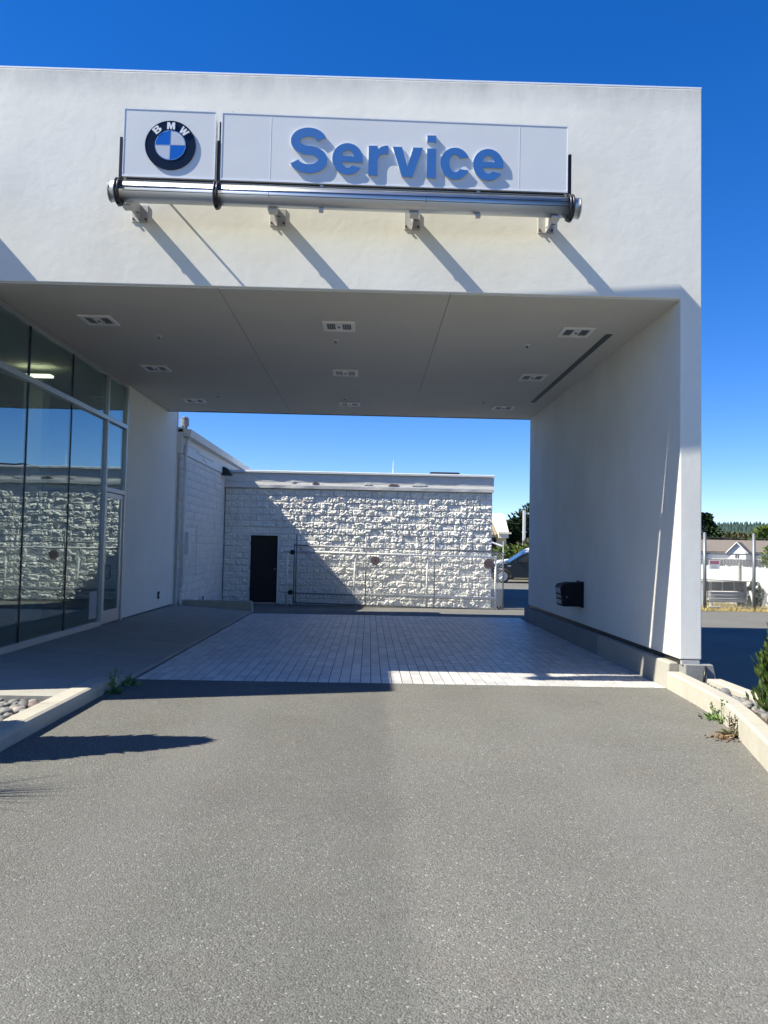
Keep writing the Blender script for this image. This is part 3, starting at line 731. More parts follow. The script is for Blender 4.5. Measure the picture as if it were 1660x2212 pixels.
blocks.sort(key=lambda q: -q[1]); stuff = MB()
for i, (lo, hi, z0, z1) in enumerate(blocks):
    w_, h_ = hi - lo - .009, z1 - z0 - .009
    if h_ < .03 or w_ < .03: continue
    V, F = split_block(w_, h_, i, .056 if i % 8 else .02, 14 if w_ > .3 else 8)
    if i < 298:
        me = bpy.data.meshes.new('block'); me.from_pydata(V, [], F); me.materials.append(M['splitface'])
        o = bpy.data.objects.new('block', me); COL.objects.link(o); o.location = ((lo + hi) / 2, RY, (z0 + z1) / 2); o.parent = rb_; o.matrix_parent_inverse = Matrix.Translation(-rb_.location)
    else: stuff.add([(a + (lo + hi) / 2, b + RY, c + (z0 + z1) / 2) for a, b, c in V], F)
tag(stuff.build('block_field', 'splitface', rb_), kind='stuff')
# fascia in two broken bands, cap flashing
def rough_band(z0, z1, y, name, n=150):
    g = MB(); V = []
    for i in range(n + 1):
        x = RX0 - .05 + (RX1 + .03 - RX0 + .05) * i / n
        a = noise.noise(Vector((x * 2.2, z0, 3))) * .012; b = noise.noise(Vector((x * 1.3, z1 * 3, 9))) * .01
        V += [(x, y + a - .004, z0), (x, y + b * .5 - .012, (z0 + z1) / 2 + b), (x, y + b, z1), (x, RY + .010, z1), (x, RY + .010, z0)]
    F = [(i * 5 + j, i * 5 + (j + 1) % 5, (i + 1) * 5 + (j + 1) % 5, (i + 1) * 5 + j) for i in range(n) for j in range(5)] + [(0, 1, 2, 3, 4), tuple(n * 5 + j for j in range(5))]
    return g.add(V, F).build(name, 'block', rb_, smooth=False)
rough_band(3.415, 3.60, RY - .105, 'fascia_band'); rough_band(3.606, 3.88, RY - .095, 'fascia_band')
for x, z, l in ((-1.85, 3.60, .22), (-2.5, 3.64, .12), (.55, 3.59, .36), (-.2, 3.61, .25), (1.3, 3.61, .5)):
    g = MB(); g.prism([(x, z - .035), (x + l * .5, z - .05), (x + l, z - .02), (x + l * .8, z + .02), (x + l * .3, z + .03)], 1, RY - .122, RY - .09)
    g.build('loose_patch', 'red_fade' if x < -1.8 and x > -2 or x == .55 else 'block', rb_)
g = MB(); g.prism([(RY - .16, 3.89), (RY - .16, 3.945), (RY - .05, 3.975), (RY + .3, 3.975), (RY + .3, 3.951), (RY - .125, 3.951), (RY - .125, 3.89)], 0, RX0 - .06, RX1 + .06); g.build('cap_flashing', 'flash', rb_)
# door
dz0, dz1, dx0, dx1 = -.23, 1.91, -3.76, -2.90
for q in ((dx0 - .045, RY - .05, dz0, dx0, RY + .1, dz1 + .045), (dx1, RY - .05, dz0, dx1 + .045, RY + .1, dz1 + .045), (dx0, RY - .05, dz1, dx1, RY + .1, dz1 + .045)): MB().box(*q).build('door_frame', 'white_paint', rb_, bevel=.004)
dd = MB().box(dx0 + .003, RY + .05, dz0 + .03, dx1 - .003, RY + .09, dz1 - .003).build('door', 'door_dark', rb_)
for z in (.15, .82, 1.6): MB().box(dx0 - .002, RY - .056, z, dx0 + .02, RY - .051, z + .11).build('hinge', 'galv', dd)
MB().tube((dx1 - .08, RY + .05, .85), (dx1 - .08, RY, .85), .025).build('door_knob', 'galv', dd)
MB().box(dx0 - .05, RY - .1, -.3, dx1 + .05, RY + .1, dz0 + .03).build('door_step', 'concrete', rb_)
# foot of the wall: rough plinth
g = MB(); g.box(-2.7, RY - .05, -.3, RX1 + .01, RY + .011, RZ0 + .03); g.build('plinth', 'concrete', rb_)
t = thing('roof_vent', (2.4, RY + 1.2, 3.95), 'flat dark roof vent on the block building', 'roof vent')
g = MB(); g.hull8([(1.9, RY + .9, 4.03), (2.98, RY + .9, 4.03), (2.98, RY + 1.8, 4.03), (1.9, RY + 1.8, 4.03)], [(1.98, RY + 1.0, 4.14), (2.93, RY + 1.0, 4.14), (2.93, RY + 1.7, 4.14), (1.98, RY + 1.7, 4.14)]); g.build('hood', 'black', t)
MB().box(2.1, RY + 1.0, 3.95, 2.8, RY + 1.7, 4.03).build('curb', 'galv', t)
t = thing('roof_aerial', (.75, RY + 1.5, 3.95), 'thin white aerial on the block building roof', 'aerial')
MB().tube((.75, RY + 1.5, 3.95), (.75, RY + 1.5, 4.55), .022, .008).build('mast', 'sign_wht', t)
MB().tube((.75, RY + 1.5, 3.95), (.75, RY + 1.5, 4.0), .05, .04).build('base', 'galv', t)

# ================================================================== LEFT WAREHOUSE
wh = thing('warehouse', (-4.6, 21, 0), 'taller white painted block building with gutter on the left behind the canopy', 'building')
WX = -4.60
MB().box(-14, 18.42, LOT - .1, WX - .03, RY + .29, 3.79).build('wall_core', 'mortar', wh)
MB().box(-14, RY + .3, LOT - .1, WX - .002, 34, 3.79).build('rear_wall', 'block', wh)
c = 0; z = -.22; seed = 900
while z < 3.77:
    z1 = min(z + BH, 3.778); y = 18.43; first = True
    while y < RY - .06:
        y1 = y + (BW / 2 if (c % 2 and first) else BW); first = False; y1 = min(y1, RY - .055)
        if y1 - y > .04 and z1 - z > .04:
            V, F = split_block(y1 - y - .006, z1 - z - .009, seed, .014, 5, 3); seed += 1
            me = bpy.data.meshes.new('block'); me.from_pydata([(-b, a, cc) for a, b, cc in V], [], F); me.materials.append(M['block'])
            o = bpy.data.objects.new('block', me); COL.objects.link(o); o.parent = wh; o.matrix_parent_inverse = Matrix.Translation(-wh.location)
            o.location = (WX - .012 + random.uniform(-.003, .003), (y + y1) / 2, (z + z1) / 2)
        y = y1
    z = z1; c += 1
MB().box(-14, 18.415, 3.79, WX + .025, 34, 4.30).build('frieze_board', 'white_paint', wh)
g = MB(); g.prism([(WX + .026, 4.20), (WX + .20, 4.20), (WX + .24, 4.36), (WX + .20, 4.375), (WX + .026, 4.375)], 1, 18.45, 33); g.build('gutter', 'white_paint', wh, bevel=.005)
g = MB(); g.prism([(WX + .12, 4.376), (WX + .12, 4.40), (-10, 5.0), (-14, 5.0), (-14, 4.376)], 1, 18.43, 33.5); g.build('roof', 'flash', wh)
MB().path([(WX + .11, 18.62, 4.2), (WX + .07, 18.60, 3.95), (WX + .06, 18.60, .55), (WX + .05, 18.58, .42), (WX + .06, 18.60, .05)], .042, 10).build('downspout', 'white_paint', wh, smooth=True)
for z in (3.4, 2.3, .7): MB().box(WX + .0, 18.545, z, WX + .11, 18.655, z + .03).build('pipe_strap', 'white_paint', wh)
for a, b in (((19.2, 4.05), (20.3, 4.05)), ((20.0, 3.98), (22.0, 3.98)), ((20.7, 3.9), (21.1, 3.86))): MB().tube((WX + .04, a[0], a[1]), (WX + .04, b[0], b[1]), .012).build('conduit', 'white_paint', wh)
MB().path([(WX + .02, 19.4, 2.1), (WX + .02, 20.3, 2.1), (WX + .02, 20.3, .75), (WX + .02, 21.2, .75)], .011, 6).build('conduit', 'white_paint', wh)
t = thing('meter_box', (WX, 19.1, 1.34), 'narrow white electrical box on the left block wall', 'electrical box')
MB().box(WX - .004, 18.98, 1.34, WX + .11, 19.22, 1.88).build('case', 'white_paint', t, bevel=.006)
MB().box(WX + .111, 19.0, 1.36, WX + .116, 19.2, 1.86).build('cover', 'white_paint', t)
t = thing('roof_flue', (-5.0, 20.4, 4.4), 'galvanised flue pipe with cap above the left roof edge', 'flue')
MB().tube((-5.02, 20.4, 4.35), (-5.02, 20.4, 4.88), .075, n=16).build('pipe', 'galv', t, smooth=True)
MB().tube((-5.02, 20.4, 4.74), (-5.02, 20.4, 4.94), .115, n=16).build('collar', 'galv', t)
MB().tube((-5.02, 20.4, 4.96), (-5.02, 20.4, 5.0), .10, .05, n=16).build('cap', 'galv', t)
t = thing('wall_lamp', (WX, 23.6, 3.75), 'black hooded wall lamp in the corner of the block walls', 'wall lamp')
g = MB(); g.prism([(WX - .002, 3.74), (WX + .30, 3.74), (WX + .2, 3.92), (WX + .08, 3.99), (WX - .002, 3.99)], 1, 23.45, 23.78); g.build('hood', 'black', t)
MB().box(WX + .04, 23.5, 3.725, WX + .26, 23.73, 3.739).build('lens', 'lens', t)
t = thing('half_round_vent', (WX, 21.2, -.1), 'small half-round vent hood at the foot of the left block wall', 'vent')
MB().tube((WX - .01, 20.9, .12), (WX + .1, 20.9, .12), .12, .10, 18).build('hood', 'block', t)
MB().tube((WX + .1, 20.9, .12), (WX + .105, 20.9, .12), .07, .07, 14).build('mouth', 'void', t)

# ================================================================== CHAIN-LINK GATE, RAILS
GYs = 23.5
def gz(x): return -.016 * (x + 2.26)
gt = thing('sliding_gate', (.9, GYs, -.2), 'long chain-link sliding gate in front of the block wall', 'gate')
def gtube(p, q, r, name, mat='galv', par=None): return MB().tube(p, q, r, n=8).build(name, mat, par or gt, smooth=True)
for x in (-2.30, -2.235, -.10, 2.02, 4.14): gtube((x, GYs, -.17 + gz(x)), (x, GYs, (1.97 if x > -2.29 else 1.66) + gz(x)), .022, 'upright')
for z in (1.62, .15, -.14): gtube((-2.3, GYs + .001, z), (4.14, GYs + .001, z + gz(4.14)), .02, 'rail')
gtube((-2.22, GYs - .015, 1.60), (-.15, GYs - .015, -.05), .006, 'brace', 'dark_steel')
for x, z in ((-2.36, 1.40), (-2.4, .17)): MB().tube((x, GYs - .05, z), (x, GYs + .05, z), .075, n=18).build('roller', 'tyre', gt)
w1 = MB().tube((4.02, GYs - .04, LOT + .065 + .01), (4.02, GYs + .04, LOT + .065 + .01), .065, n=20).build('wheel', 'tyre', gt)
MB().tube((4.02, GYs - .045, LOT + .075), (4.02, GYs + .045, LOT + .075), .03, n=14).build('hub', 'galv', w1)
MB().box(3.99, GYs - .045, -.16, 4.06, GYs + .045, -.11).build('wheel_fork', 'galv', gt)
def mesh_wires(x0, x1, z0, z1, y, pitch, r, zf=lambda x: 0.0):
    g = MB(); h = z1 - z0
    def wire(a, b):
        p = Vector((a[0], y, a[1] + zf(a[0]))); q = Vector((b[0], y, b[1] + zf(b[0])))
        if (q - p).length > .02: g.tube(p, q, r, r, 3, False)
    s = x0 - h
    while s < x1:
        a0, a1 = max(s, x0), min(s + h, x1); wire((a0, z0 + a0 - s), (a1, z0 + a1 - s))
        wire((a0, z1 - (a0 - s)), (a1, z1 - (a1 - s))); s += pitch
    return g
tag(mesh_wires(-2.23, 4.13, -.13, 1.61, GYs - .02, .092, .0044, gz).build('chain_link', 'wire', gt), kind='stuff')
for x, z, r, nm in ((.19, 1.19, .135, 'round_plate'), (3.69, 1.16, .17, 'octagon_plate')):
    n = 20 if nm == 'round_plate' else 8
    if n == 20: t = thing('round_plate', (x, GYs - .04, z), 'faded reddish round plate hung on the chain-link gate', 'sign')
    else: t = thing('octagon_sign', (x, GYs - .04, z), 'faded reddish octagonal sign at the right end of the gate', 'sign')
    pts = [(x + r * math.cos(2 * math.pi * (i + .5) / n), z + r * math.sin(2 * math.pi * (i + .5) / n)) for i in range(n)]
    MB().prism(pts, 1, GYs - .048, GYs - .036).build('plate', 'red_fade', t)
    if n == 8:
        for q in ((x - .09, z - .045, x + .09, z - .038), (x - .09, z + .038, x + .09, z + .045), (x - .09, z - .037, x - .083, z + .037), (x + .083, z - .037, x + .09, z + .037)): MB().box(q[0], GYs - .0505, q[1], q[2], GYs - .0485, q[3]).build('border', 'black', t)
    else: MB().tube((x, GYs - .052, z), (x, GYs - .048, z), .02, n=8).build('bolt', 'dark_steel', t)
rl = thing('gate_guide_rails', (.7, 23.8, -.2), 'white painted pipe guide rails on posts behind the sliding gate', 'railing')
for x, zt in ((-2.55, 1.55), (-.44, 1.42), (1.82, 1.39), (3.96, 1.40)): MB().tube((x, 23.82, -.25), (x, 23.82, zt), .034, n=10).build('post', 'white_paint', rl, smooth=True)
for z in (1.43, .17): MB().tube((-2.68, 23.76, z), (3.98, 23.76, z - .075), .03, n=10).build('pipe', 'white_paint', rl, smooth=True)

# ================================================================== PLANTS NEAR BY
def leaf_tuft(g, p, d, l, wdt):
    d = Vector(d).normalized(); s = d.orthogonal().normalized(); s.rotate(Matrix.Rotation(random.uniform(0, 6.28), 3, d))
    p = Vector(p); m = p + d * l * .55; e = p + d * l
    g.add([p, m + s * wdt, e, m - s * wdt], [(0, 1, 2, 3)])
def conifer_column(name, loc, h, r, n, mat, label, leaf=.10, wd=.022, group=None, taper=.75):
    t = thing(name, loc, label, 'shrub', group); x, y, z = loc
    MB().tube((x, y, z), (x, y, z + h * .85), r * .10, r * .02, 8).build('trunk', 'bark', t)
    g = MB()
    for _ in range(n):
        u = random.random() ** .8; a = random.uniform(0, 6.283)
        prof = (min(1, u / .12) ** .5) * (1 - u) ** taper * (1 + .32 * noise.noise(Vector((math.cos(a) * 2.2 + loc[0], math.sin(a) * 2.2, u * 6))))
        rr = r * prof * random.uniform(.62, 1.05)
        p = (x + rr * math.cos(a), y + rr * math.sin(a), z + .04 + u * h * .97)
        d = (math.cos(a) * .5 + random.uniform(-.3, .3), math.sin(a) * .5 + random.uniform(-.3, .3), 1.0 + random.uniform(-.2, .3))
        leaf_tuft(g, p, d, leaf * random.uniform(.6, 1.3), wd * random.uniform(.7, 1.3))
    g.build('crown', mat, t); return t
conifer_column('arborvitae', (3.76, 6.45, .12), 1.28, .41, 14000, 'leaf_arb', 'bright green arborvitae shrub at the right edge beside the stone bed', .075, .012, taper=.45)
th = 2.55
conifer_column('arborvitae', (-1.24 - SUN_A * th, 6.34 - SUN_B * th, .07), th - .24, .42, 9000, 'leaf_arb', 'tall columnar arborvitae left of the drive casting the long pointed shadow', .14, .03, taper=.6)
t = thing('ornamental_grass', (-3.05, 4.80, .07), 'spiky grass clump in the left bed casting the streaky shadow', 'grass clump')
g = MB()
for _ in range(130):
    a = random.uniform(0, 6.283); s = random.uniform(.12, .5); p = Vector((-3.05, 4.80, .07)); prev = None
    for k in range(5):
        q = k / 4; c_ = p + Vector((math.cos(a) * s * q, math.sin(a) * s * q, .95 * q - .35 * s * q * q)); sd2 = Vector((-math.sin(a), math.cos(a), 0)) * .006 * (1 - q * .9)
        if prev: g.add([prev[0] - prev[1], prev[0] + prev[1], c_ + sd2, c_ - sd2], [(0, 1, 2, 3)])
        prev = (c_, sd2)
g.build('blades', 'leaf_weed', t)
def weed(loc, h, n, label, dry=False, spread=.10):
    t = thing('weed', loc, label, 'weed', 'weeds along the kerbs'); x, y, z = loc; g = MB(); st = MB()
    for k in range(n):
        a = random.uniform(0, 6.283); lean = random.uniform(.05, .35); hh = h * random.uniform(.55, 1)
        top = Vector((x + math.cos(a) * lean * hh, y + math.sin(a) * lean * hh * .6, z + hh)); b = Vector((x + random.uniform(-.3, .3) * spread, y + random.uniform(-.3, .3) * spread, z))
        st.tube(b, top, .004, .0025, 5)
        for j in range(9):
            q = b.lerp(top, j / 9 + .05); aa = random.uniform(0, 6.28)
            leaf_tuft(g, q, (math.cos(aa), math.sin(aa), .7), random.uniform(.03, .07) * (1.3 - j / 10), .009)
        if not dry: st.tube(top, top + Vector((0, 0, .012)), .009, .007, 6)
    for k in range(26):
        a = random.uniform(0, 6.283); leaf_tuft(g, (x + random.uniform(-.3, .3) * spread, y + random.uniform(-.3, .3) * spread, z), (math.cos(a), math.sin(a), random.uniform(.2, .9)), random.uniform(.06, .13), .012)
    st.build('stem', 'weed_dry' if dry else 'leaf_weed', t); g.build('leaves', 'leaf_weed' if not dry else 'leaf_olive', t)
weed((-2.68, 8.20, 0), .27, 6, 'pale stalky weed at the left kerb just before the shade')
weed((-2.66, 8.72, 0), .12, 3, 'low dark weed in the shade at the left kerb', spread=.4)
weed((3.36, 7.42, 0), .17, 3, 'bushy green weed at the right kerb', spread=.25)
weed((3.42, 7.24, 0), .23, 4, 'taller flowering weed behind the bushy one at the right kerb', spread=.2)
weed((3.22, 6.72, 0), .24, 5, 'dry brownish weed at the right kerb nearest the camera', True)
t = thing('leaf_litter', (3.1, 6.62, 0), 'small heap of dry reddish leaves at the foot of the right kerb', 'leaf litter')
g = MB()
for _ in range(60): leaf_tuft(g, (random.gauss(3.12, .06), random.gauss(6.62, .05), random.uniform(.005, .02)), (random.uniform(-1, 1), random.uniform(-1, 1), random.uniform(0, .3)), random.uniform(.03, .06), .012)
g.build('leaves', 'weed_dry', t)

# ================================================================== FAR SIDE, RIGHT: fence, hutch, houses, wood
FY = 25.0
fe = thing('chain_link_fence', (11.9, FY, LOT), 'chain-link fence panel between tall steel posts at the far right', 'fence')
for x in (9.1, 11.08, 12.72, 14.5): MB().tube((x, FY, LOT - .05), (x, FY, 2.27), .055, n=12).build('post', 'galv', fe, smooth=True)
for x in (9.1, 11.08, 12.72, 14.5): MB().tube((x, FY, 2.27), (x, FY, 2.31), .06, .03, n=12).build('post_cap', 'galv', fe)
for a, b in ((9.1, 11.08), (11.08, 12.72), (12.72, 14.5)):
    for z in (1.61, -.16): MB().tube((a, FY, z), (b, FY, z), .022, n=8).build('rail', 'galv', fe)
    MB().tube((a, FY, 2.14), (b, FY, 2.14), .006, n=5).build('wire_strand', 'galv', fe)
tag(mesh_wires(9.1, 14.5, -.2, 1.6, FY - .03, .092, .0022).build('chain_link', 'wire', fe), kind='stuff')
t = thing('warning_sign', (11.37, FY - .06, 1.2), 'small white sign with red heading hung on the chain-link fence', 'sign')
MB().box(11.2, FY - .055, 1.10, 11.56, FY - .045, 1.40).build('plate', 'sign_wht', t)
MB().box(11.23, FY - .058, 1.27, 11.53, FY - .0555, 1.38).build('heading', 'sign_red', t)
for z in (1.15, 1.20): MB().box(11.27, FY - .058, z, 11.48, FY - .0555, z + .018).build('line', 'label_paper', t)
pf = thing('picket_fence', (13.8, 28.5, LOT), 'white close-boarded picket fence behind the chain-link', 'fence')
pm = MB(); pm.prism([(-.068, LOT), (.068, LOT), (.068, 1.10), (.0, 1.19), (-.068, 1.10)], 1, -.01, .01); pme = pm.mesh('picket'); pme.materials.append(M['picket'])
PA, PB_ = Vector((13.35, 31.6, 0)), Vector((14.3, 25.4, 0)); pd = (PB_ - PA).normalized(); pa = math.atan2(pd.y, pd.x)
for i in range(43):
    q = PA + pd * (i * .143 + .07)
    o = bpy.data.objects.new('picket', pme); COL.objects.link(o); o.parent = pf; o.matrix_parent_inverse = Matrix.Translation(-pf.location)
    o.location = (q.x, q.y + random.uniform(-.006, .006), random.uniform(-.03, .02)); o.rotation_euler = (0, random.uniform(-.012, .012), pa)
def along(t0, t1, off, z0, z1, th, name, mat, par):
    nrm = Vector((-pd.y, pd.x, 0)); a_, b_ = PA + pd * t0 + nrm * off, PA + pd * t1 + nrm * off; c_ = nrm * th
    lo = [a_, b_, b_ + c_, a_ + c_]
    MB().hull8([(v.x, v.y, z0) for v in lo], [(v.x, v.y, z1) for v in lo]).build(name, mat, par)
for z in (.1, .85): along(0, 6.2, .012, z, z + .09, .04, 'rail', 'picket', pf)
for t0 in (.6, 3.4, 5.3): along(t0, t0 + .09, -.10, LOT, 1.28, .08, 'post', 'old_wood', pf)
hu = thing('wooden_hutch', (12.0, 26.2, LOT), 'weathered grey plank hutch on legs behind the chain-link fence', 'hutch')
for k in range(3): MB().box(11.72, 26.0, -.02 + k * .115, 12.95, 26.03, .088 + k * .115).build('plank', 'old_wood', hu)
for k in range(6): MB().box(11.69, 26.03, -.02 + k * .115, 11.72, 26.6, .088 + k * .115).build('plank', 'old_wood', hu)
MB().box(11.73, 26.2, .33, 12.94, 26.22, .66).build('dark_recess', 'window_dark', hu)  # dark sheet painting the shaded hollow behind the open upper half
for x in (11.73, 12.12, 12.52, 12.9): MB().box(x, 26.0, .331, x + .04, 26.04, .655).build('stile', 'old_wood', hu)
MB().box(11.725, 26.035, -.05, 12.95, 26.6, -.022).build('floor', 'old_wood', hu)
MB().box(12.953, 26.0, -.05, 12.98, 26.6, .66).build('side_board', 'old_wood', hu)
g = MB(); g.prism([(11.35, .70), (13.1, .66), (13.1, .69), (11.35, .735)], 1, 25.85, 26.75); g.build('lid', 'old_wood', hu)
for x in (11.42, 11.73, 12.9):
    for y in (26.05, 26.5): MB().box(x, y, LOT, x + .06, y + .06, .66 if x < 11.6 else -.051).build('leg', 'picket' if x < 11.8 else 'old_wood', hu)
MB().box(11.481, 26.06, .02, 11.729, 26.1, .08).build('cross_bar', 'picket', hu)
# clutter and dry grass at the fence foot
def foliage(g, c, rad, n, leaf, flat=1.0):
    for _ in range(n):
        while True:
            v = Vector((random.uniform(-1, 1), random.uniform(-1, 1), random.uniform(-1, 1)))
            if v.length <= 1: break
        k = 1 + .3 * noise.noise(v * 2.3 + Vector(c)); v = v.normalized() * (v.length ** .45) * k
        leaf_tuft(g, (c[0] + v.x * rad[0], c[1] + v.y * rad[1], c[2] + v.z * rad[2]), (v.x + random.uniform(-.6, .6), v.y + random.uniform(-.6, .6), v.z * flat + random.uniform(-.3, .6)), leaf * random.uniform(.6, 1.4), leaf * .3)
def bush(name, c, rad, n, leaf, mat, label, cat='bush', group=None, trunk=True):
    t = thing(name, (c[0], c[1], LOT), label, cat, group)
    if trunk: MB().tube((c[0], c[1], LOT - .1), (c[0], c[1], c[2] + rad[2] * .3), rad[0] * .10, rad[0] * .03, 7).build('trunk', 'bark', t)
    g = MB(); foliage(g, c, rad, n, leaf); g.build('crown', mat, t); return t
bush('shrub', (13.25, 26.3, .05), (.42, .4, .42), 900, .1, 'leaf_dark', 'dark leafy shrub beside the hutch at the fence', 'bush')
bush('shrub', (13.75, 27.0, .1), (.16, .25, .6), 500, .1, 'leaf_dark', 'dark climbing shrub against the picket fence at the picture edge', 'bush')
bd = thing('scrap_boards', (13.5, 25.6, LOT), 'old boards leaning in the weeds beside the fence post', 'boards')
for k, (x, y, dx, h) in enumerate(((13.3, 25.7, .3, .55), (13.05, 25.6, -.1, .62), (13.75, 25.8, -.35, .5))):
    g = MB(); g.hull8([(x, y, LOT), (x + .08, y, LOT), (x + .08, y + .02, LOT), (x, y + .02, LOT)], [(x + dx, y + .2, LOT + h), (x + dx + .08, y + .2, LOT + h), (x + dx + .08, y + .22, LOT + h), (x + dx, y + .22, LOT + h)]); g.build('board', 'picket' if k == 1 else 'old_wood', bd)
MB().box(9.2, 25.55, LOT, 11.9, 25.62, LOT + .1).build('board', 'picket', bd)
g = MB()
for _ in range(7000):
    x = random.uniform(9, 17); y = random.uniform(24.55, 27.6) if random.random() < .6 else random.uniform(24.5, 25.3); hh = random.uniform(.04, .2) * (1 if y > 24.7 else .6)
    leaf_tuft(g, (x, y, LOT), (random.uniform(-.7, .7), random.uniform(-.5, .5), 1), hh, .008)
tag(g.build('dry_grass', 'dry_grass'), 'dry straw-coloured grass along the foot of the fence', 'grass', kind='stuff')
tag(MB().add([(8.8, 24.5, LOT + .005), (40, 24.5, LOT + .005), (40, 60, LOT + .005), (8.8, 60, LOT + .005)], [(0, 1, 2, 3)]).build('verge', 'ground'), kind='structure')

# houses far off
def gable_house(name, x0, x1, y0, y1, ze, zr, label, wallm='house_white', roofm='roof_brown', axis=0, g0=LOT):
    t = thing(name, ((x0 + x1) / 2, y0, g0), label, 'house')
    if axis == 0:   # ridge along X
        ym = (y0 + y1) / 2
        MB().prism([(y0, g0), (y1, g0), (y1, ze), (ym, zr - .15), (y0, ze)], 0, x0, x1).build('wall', wallm, t)
        for s, ya, yb in ((0, y0 - .5, ym), (1, y1 + .5, ym)):
            zz = ze - .12 * 1
            MB().prism([(ya, zz), (yb, zr), (yb, zr + .12), (ya, zz + .14)], 0, x0 - .5, x1 + .5).build('roof', roofm, t)
    else:           # ridge along Y, gable faces the camera
        xm = (x0 + x1) / 2
        MB().prism([(x0, g0), (x1, g0), (x1, ze), (xm, zr - .1), (x0, ze)], 1, y0, y1).build('wall', wallm, t)
        for xa in (x0 - .35, x1 + .35):
            MB().prism([(xa, ze - .25), (xm, zr), (xm, zr + .12), (xa, ze - .12)], 1, y0 - .4, y1).build('roof', roofm, t)
            MB().prism([(xa, ze - .30), (xm, zr - .05), (xm, zr + .14), (xa, ze - .10)], 1, y0 - .46, y0 - .402).build('barge_board', 'house_white', t)
    return t
HY = 130
h1 = gable_house('house', 52, 78, HY + 3, HY + 13, 2.1, 4.1, 'long low house with brown shingle roof behind the picket fence')
h1.rotation_euler = (0, 0, R(-14))
for x in (56.5, 58.2, 65.5): w_ = MB().box(x, HY + 2.9, .6, x + 1.3, HY + 2.99, 1.7).build('window', 'window_dark', h1)
h2 = gable_house('house', 59.9, 62.6, HY - 4, HY + 3, 2.0, 3.6, 'small white gabled house front with two narrow windows', axis=1)
h2.rotation_euler = (0, 0, R(-32))
for x in (61.0, 61.35): MB().box(x, HY - 4.08, 1.0, x + .22, HY - 4.01, 1.65).build('window', 'window_dark', h2)
h3 = gable_house('house', 68.5, 92, HY - 8, HY + 2, 1.9, 4.6, 'grey house with broad brown roof at the right picture edge', 'house_grey')
h3.rotation_euler = (0, 0, R(-8))
for x in (71.5, 74.0): MB().box(x, HY - 8.1, .5, x + 1.2, HY - 8.01, 1.6).build('window', 'window_dark', h3)
h4 = gable_house('house', 44, 52.5, HY - 14, HY - 6, 2.0, 3.5, 'brown-roofed house just right of the canopy pillar', 'house_white')
fp = thing('board_fence', (60, 100, LOT), 'weathered grey board fence in front of the far houses', 'fence')
for k in range(26): MB().box(43.5 + k * .42, 100, LOT, 43.5 + k * .42 + .38, 100.04, 1.0 + random.uniform(-.05, .05)).build('board', 'old_wood', fp)
for k, (x, y, z, r, mt, lb) in enumerate(((50, 92, 1.2, 1.6, 'leaf_green', 'green garden bush right of the pillar before the houses'), (56.5, 95, 1.6, 1.5, 'leaf_green', 'green palm-like bush in front of the long brown roof'), (66, 97, .9, 1.9, 'leaf_green', 'low green bush right of the white gable'))):
    bush('garden_bush', (x, y, z), (r * 1.2, r, r), 700, .45, mt, lb)
for x, y, z, rx, rz, mt, lb in ((72, 170, 2.6, 6, 3.0, 'leaf_olive', 'brownish broad tree behind the white gable'), (84, 175, 2.9, 7, 3.2, 'leaf_olive', 'olive tree behind the grey house roof'), (78, 180, 2.4, 5, 3.4, 'leaf_dark', 'dark round tree behind the long roof'), (88, 165, 4.5, 4, 3, 'leaf_green', 'yellow-green tree at the right picture edge')):
    bush('broad_tree', (x, y, z), (rx, rx, rz), 1500, 1.1, mt, lb, 'tree', 'trees behind the houses')
def big_conifer(x, y, h, r, label, n=2600, leaf=.8, mat='leaf_dark'):
    t = thing('conifer_tree', (x, y, LOT), label, 'tree')
    MB().tube((x, y, LOT - .2), (x, y, h * .9), r * .09, r * .02, 8).build('trunk', 'bark', t)
    g = MB()
    for _ in range(n):
        u = random.random() ** .75; a = random.uniform(0, 6.283)
        lay = .75 + .25 * math.sin(u * 30 + 2 * noise.noise(Vector((math.cos(a), math.sin(a), u * 4))) * 3)
        rr = r * (1 - u) ** .7 * lay * random.uniform(.5, 1.05) * (1 + .3 * noise.noise(Vector((math.cos(a) * 1.5, math.sin(a) * 1.5, u * 5))))
        leaf_tuft(g, (x + rr * math.cos(a), y + rr * math.sin(a), h * (.1 + .9 * u)), (math.cos(a), math.sin(a), random.uniform(-.3, .6)), leaf * random.uniform(.6, 1.3), leaf * .3)
    g.build('crown', mat, t)
big_conifer(66.5, 150, 9.6, 5.2, 'dark conifer just right of the canopy pillar on the skyline')

# wooded hill
hl = MB(); nxh, nyh = 60, 14; V = []
def hz(x, y): return LOT - 1 + (sm((y - 420) / 420)) * (21 + 6 * noise.noise(Vector((x * .004, y * .004, 1))) + (x - 300) * .012)
for j in range(nyh + 1):
    for i in range(nxh + 1):
        x = -500 + 1700 * i / nxh; y = 400 + 560 * j / nyh; V.append((x, y, hz(x, y)))
hl.add(V, [(j * (nxh + 1) + i, j * (nxh + 1) + i + 1, (j + 1) * (nxh + 1) + i + 1, (j + 1) * (nxh + 1) + i) for j in range(nyh) for i in range(nxh)])
tag(hl.build('hill', 'ground', smooth=True), kind='structure')
g = MB()
for _ in range(5200):
    y = random.uniform(470, 900); x = y * random.uniform(.34, .66); z = hz(x, y) - 1; h = random.uniform(9, 17); r = h * random.uniform(.2, .3)
    for k in range(3):
        zb = z + h * (.1 + .27 * k); rr = r * (1 - .27 * k); n = 6; a0 = random.random() * 6
        g.add([(x + rr * random.uniform(.8, 1.15) * math.cos(a0 + 6.283 * i / n), y + rr * math.sin(a0 + 6.283 * i / n), zb + random.uniform(-.6, .6)) for i in range(n)] + [(x + random.uniform(-.4, .4), y, zb + h * .42)], [(i, (i + 1) % n, n) for i in range(n)])
